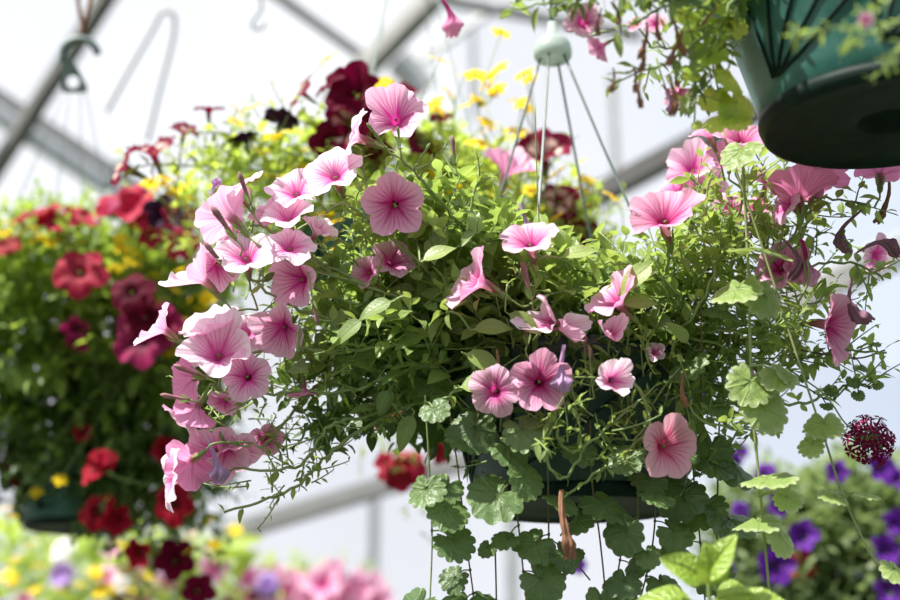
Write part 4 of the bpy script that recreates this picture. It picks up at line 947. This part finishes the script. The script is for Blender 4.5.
# ================================================================== hooks
def hook_thing(label, parts, loc):
    t = thing('hanging_hook', label, 'hook', loc)
    for nm, pts, r_, mt in parts:
        mb = MB(); mb.tube(catmull(pts, 6), r_, r_, 8); link(nm, mb.mesh(nm, M[mt], loc), t)
    return t
d = 2.3
h1 = hook_thing('dark plastic hanger plate hooked on a cord at top left', [
    ('hanging_cord', SP((77, -12, d), (80, 15, d), (84, 32, d)), .004, 'dry'), ('hanging_cord', SP((92, -12, d), (88, 10, d), (81, 34, d)), .004, 'dry'),
    ('hook', SP((62, 62, d), (64, 48, d), (74, 40, d), (86, 40, d), (94, 46, d), (98, 54, d)), .0075, 'hook'),
    ], P(80, 40, d))
mb = MB()   # triangular plate with a round hole
cpl = (74, 83)
outer = [(62, 92), (68, 93), (86, 93), (88, 88), (80, 72), (70, 55), (62, 60), (61, 75)]
inner = [(73 + 6.5 * math.cos(PI * (1.2 + k / 4)), 82 - 6.5 * math.sin(PI * (1.2 + k / 4))) for k in range(8)]
for dz, flip in ((-.004, 0), (.004, 1)):
    vs = [P(x, y, d + dz) for x, y in outer] + [P(x, y, d + dz) for x, y in inner]
    mb.add(vs, [(k, (k + 1) % 8, 8 + (k + 1) % 8, 8 + k) for k in range(8)])
link('hanger_plate', mb.mesh('hanger_plate', M['hook'], h1.location, smooth=False), h1)
for (x0, x1, y1) in [(66, 18, 200), (70, 55, 210), (80, 82, 200), (86, 108, 205)]:
    mb = MB(); mb.tube([P(x0, 92, d), P(x1, y1, 2.35)], .0010, .0010, 5); link('hanger_wire', mb.mesh('hanger_wire', M['wire_blur'], h1.location), h1)
hook_thing('pale grey metal cane hook hanging against the roof at upper left', [('hook', SP((107, 112, 2.9), (130, 70, 2.9), (153, 30, 2.9), (163, 13, 2.9), (174, 16, 2.9), (173, 40, 2.9), (160, 90, 2.9), (148, 140, 2.9)), .0044, 'steel')], P(160, 20, 2.9))
hook_thing('small dark metal hook at the top edge left of centre', [('hook', SP((258, -10, 2.6), (262, 8, 2.6), (256, 18, 2.6), (252, 26, 2.6), (260, 30, 2.6), (266, 22, 2.6)), .003, 'hook')], P(258, 10, 2.6))
tw = thing('support_wire', 'thin green plant wire standing upright among the central hanger wires', 'wire', P(540, 260, 1.42))
mb = MB(); mb.tube(catmull(SP((540, 240, 1.42), (537, 180, 1.42), (535, 105, 1.42)), 6), .0009, .0006, 6); link('wire_rod', mb.mesh('wire_rod', M['stem'], tw.location), tw)

# ================================================================== greenhouse structure
def struct(name, mb, m, smooth=False):
    o = link(name, mb.mesh(name, M[m], None, smooth)); o['kind'] = 'structure'; return o
def boxbar(mb, a, b, w, h):
    t = (b - a).normalized(); s = t.cross(V((0, 0, 1)));  s = s.normalized() if s.length > .05 else V((1, 0, 0)); u = s.cross(t)
    vs = [p + s * x * w / 2 + u * y * h / 2 for p in (a, b) for x, y in ((-1, -1), (1, -1), (1, 1), (-1, 1))]
    mb.add(vs, [(0, 1, 5, 4), (1, 2, 6, 5), (2, 3, 7, 6), (3, 0, 4, 7), (3, 2, 1, 0), (4, 5, 6, 7)])
bars = [  # p, q, depth1, depth2, width px at depth1, material
    ((150, -70), (-40, 225), 5.0, 5.6, 15, 'steel_dark'), ((-40, 70), (150, 195), 5.4, 5.6, 10, 'steel'), ((-40, 92), (150, 215), 5.4, 5.6, 14, 'steel_pale'),  # sloping left pair: a rail, with its shading built as another bar
    ((480, -50), (330, 105), 6.0, 6.5, 20, 'steel'), ((255, -20), (370, 62), 6.4, 6.6, 9, 'steel'), ((440, 0), (640, 36), 5.2, 5.6, 9, 'steel'),
    ((530, 232), (760, 108), 4.2, 4.0, 19, 'steel_black'), ((215, 537), (490, 452), 4.6, 4.9, 17, 'steel'), ((215, 545), (490, 461), 4.55, 4.85, 7, 'steel_dark'), ((770, 312), (940, 236), 6.0, 6.0, 24, 'steel'),
    ((780, 290), (940, 222), 6.2, 6.2, 10, 'steel_pale'), ((375, 490), (372, 640), 8.0, 8.0, 10, 'steel_pale'), ((512, 470), (512, 640), 8.2, 8.2, 12, 'steel_pale'), ((505, 0), (400, 75), 7.0, 7.2, 7, 'steel_pale'), ((473, 30), (474, 120), 7.0, 7.0, 6, 'steel_pale'), ((612, 75), (618, 200), 7.0, 7.0, 8, 'steel_pale'), ((398, 60), (425, 90), 6.4, 6.4, 22, 'steel_pale')]
for i, (a, b, d1, d2, w, m_) in enumerate(bars):
    mb = MB(); boxbar(mb, P(a[0], a[1], d1), P(b[0], b[1], d2), px2m(w, d1), px2m(w, d1)); struct('trim_%d' % (i + 1), mb, m_)
X, Y0, Y1, HE, HR = 9, -6, 16, 4.2, 8.2
def quad(name, pts, m_):
    mb = MB(); mb.add([V(p) for p in pts], [tuple(range(len(pts)))]); struct(name, mb, m_)
quad('floor', [(-X, Y0, 0), (X, Y0, 0), (X, Y1, 0), (-X, Y1, 0)], 'concrete')
quad('wall_left', [(-X, Y0, 0), (-X, Y1, 0), (-X, Y1, HE), (-X, Y0, HE)], 'film')
quad('wall_right', [(X, Y0, 0), (X, Y1, 0), (X, Y1, HE), (X, Y0, HE)], 'film')
quad('wall_back', [(-X, Y1, 0), (X, Y1, 0), (X, Y1, HE), (0, Y1, HR), (-X, Y1, HE)], 'film')
mb = MB(); mb.add([V(p) for p in [(-X, Y0, HE), (0, Y0, HR), (X, Y0, HE), (-X, Y1, HE), (0, Y1, HR), (X, Y1, HE)]], [(0, 1, 4, 3), (1, 2, 5, 4)]); struct('ceiling', mb, 'film')

# ================================================================== light
w = bpy.data.worlds.new('world'); sc.world = w; w.use_nodes = True
nt = w.node_tree; nt.nodes.clear()
o_ = nt.nodes.new('ShaderNodeOutputWorld'); bg = nt.nodes.new('ShaderNodeBackground')
tc = nt.nodes.new('ShaderNodeTexCoord'); sp = nt.nodes.new('ShaderNodeSeparateXYZ'); nt.links.new(tc.outputs['Generated'], sp.inputs[0])
r1 = nt.nodes.new('ShaderNodeValToRGB'); nt.links.new(sp.outputs[2], r1.inputs[0])
e = r1.color_ramp.elements; e[0].position = 0.0; e[0].color = (.10, .11, .08, 1); e[1].position = .03; e[1].color = (1.04, 1.07, 1.14, 1)
x = e.new(.5); x.color = (.88, .91, .97, 1)
r2 = nt.nodes.new('ShaderNodeValToRGB'); nt.links.new(sp.outputs[0], r2.inputs[0])
e2 = r2.color_ramp.elements; e2[0].position = .12; e2[0].color = (1, 1, 1, 1); e2[1].position = .34; e2[1].color = (.80, .89, 1.0, 1)
mx = nt.nodes.new('ShaderNodeMix'); mx.data_type = 'RGBA'; mx.blend_type = 'MULTIPLY'; mx.inputs[0].default_value = 1
nt.links.new(r1.outputs[0], mx.inputs[6]); nt.links.new(r2.outputs[0], mx.inputs[7]); nt.links.new(mx.outputs[2], bg.inputs[0])
bg.inputs[1].default_value = 0.79
nt.links.new(bg.outputs[0], o_.inputs[0])
sd = bpy.data.lights.new('sun', 'SUN'); sd.energy = 10.5; sd.angle = math.radians(1.2); sd.color = (1, .96, .88)
so = bpy.data.objects.new('sun', sd); COL.objects.link(so)
so.rotation_euler = V((-.48, -.30, .80)).to_track_quat('Z', 'Y').to_euler()
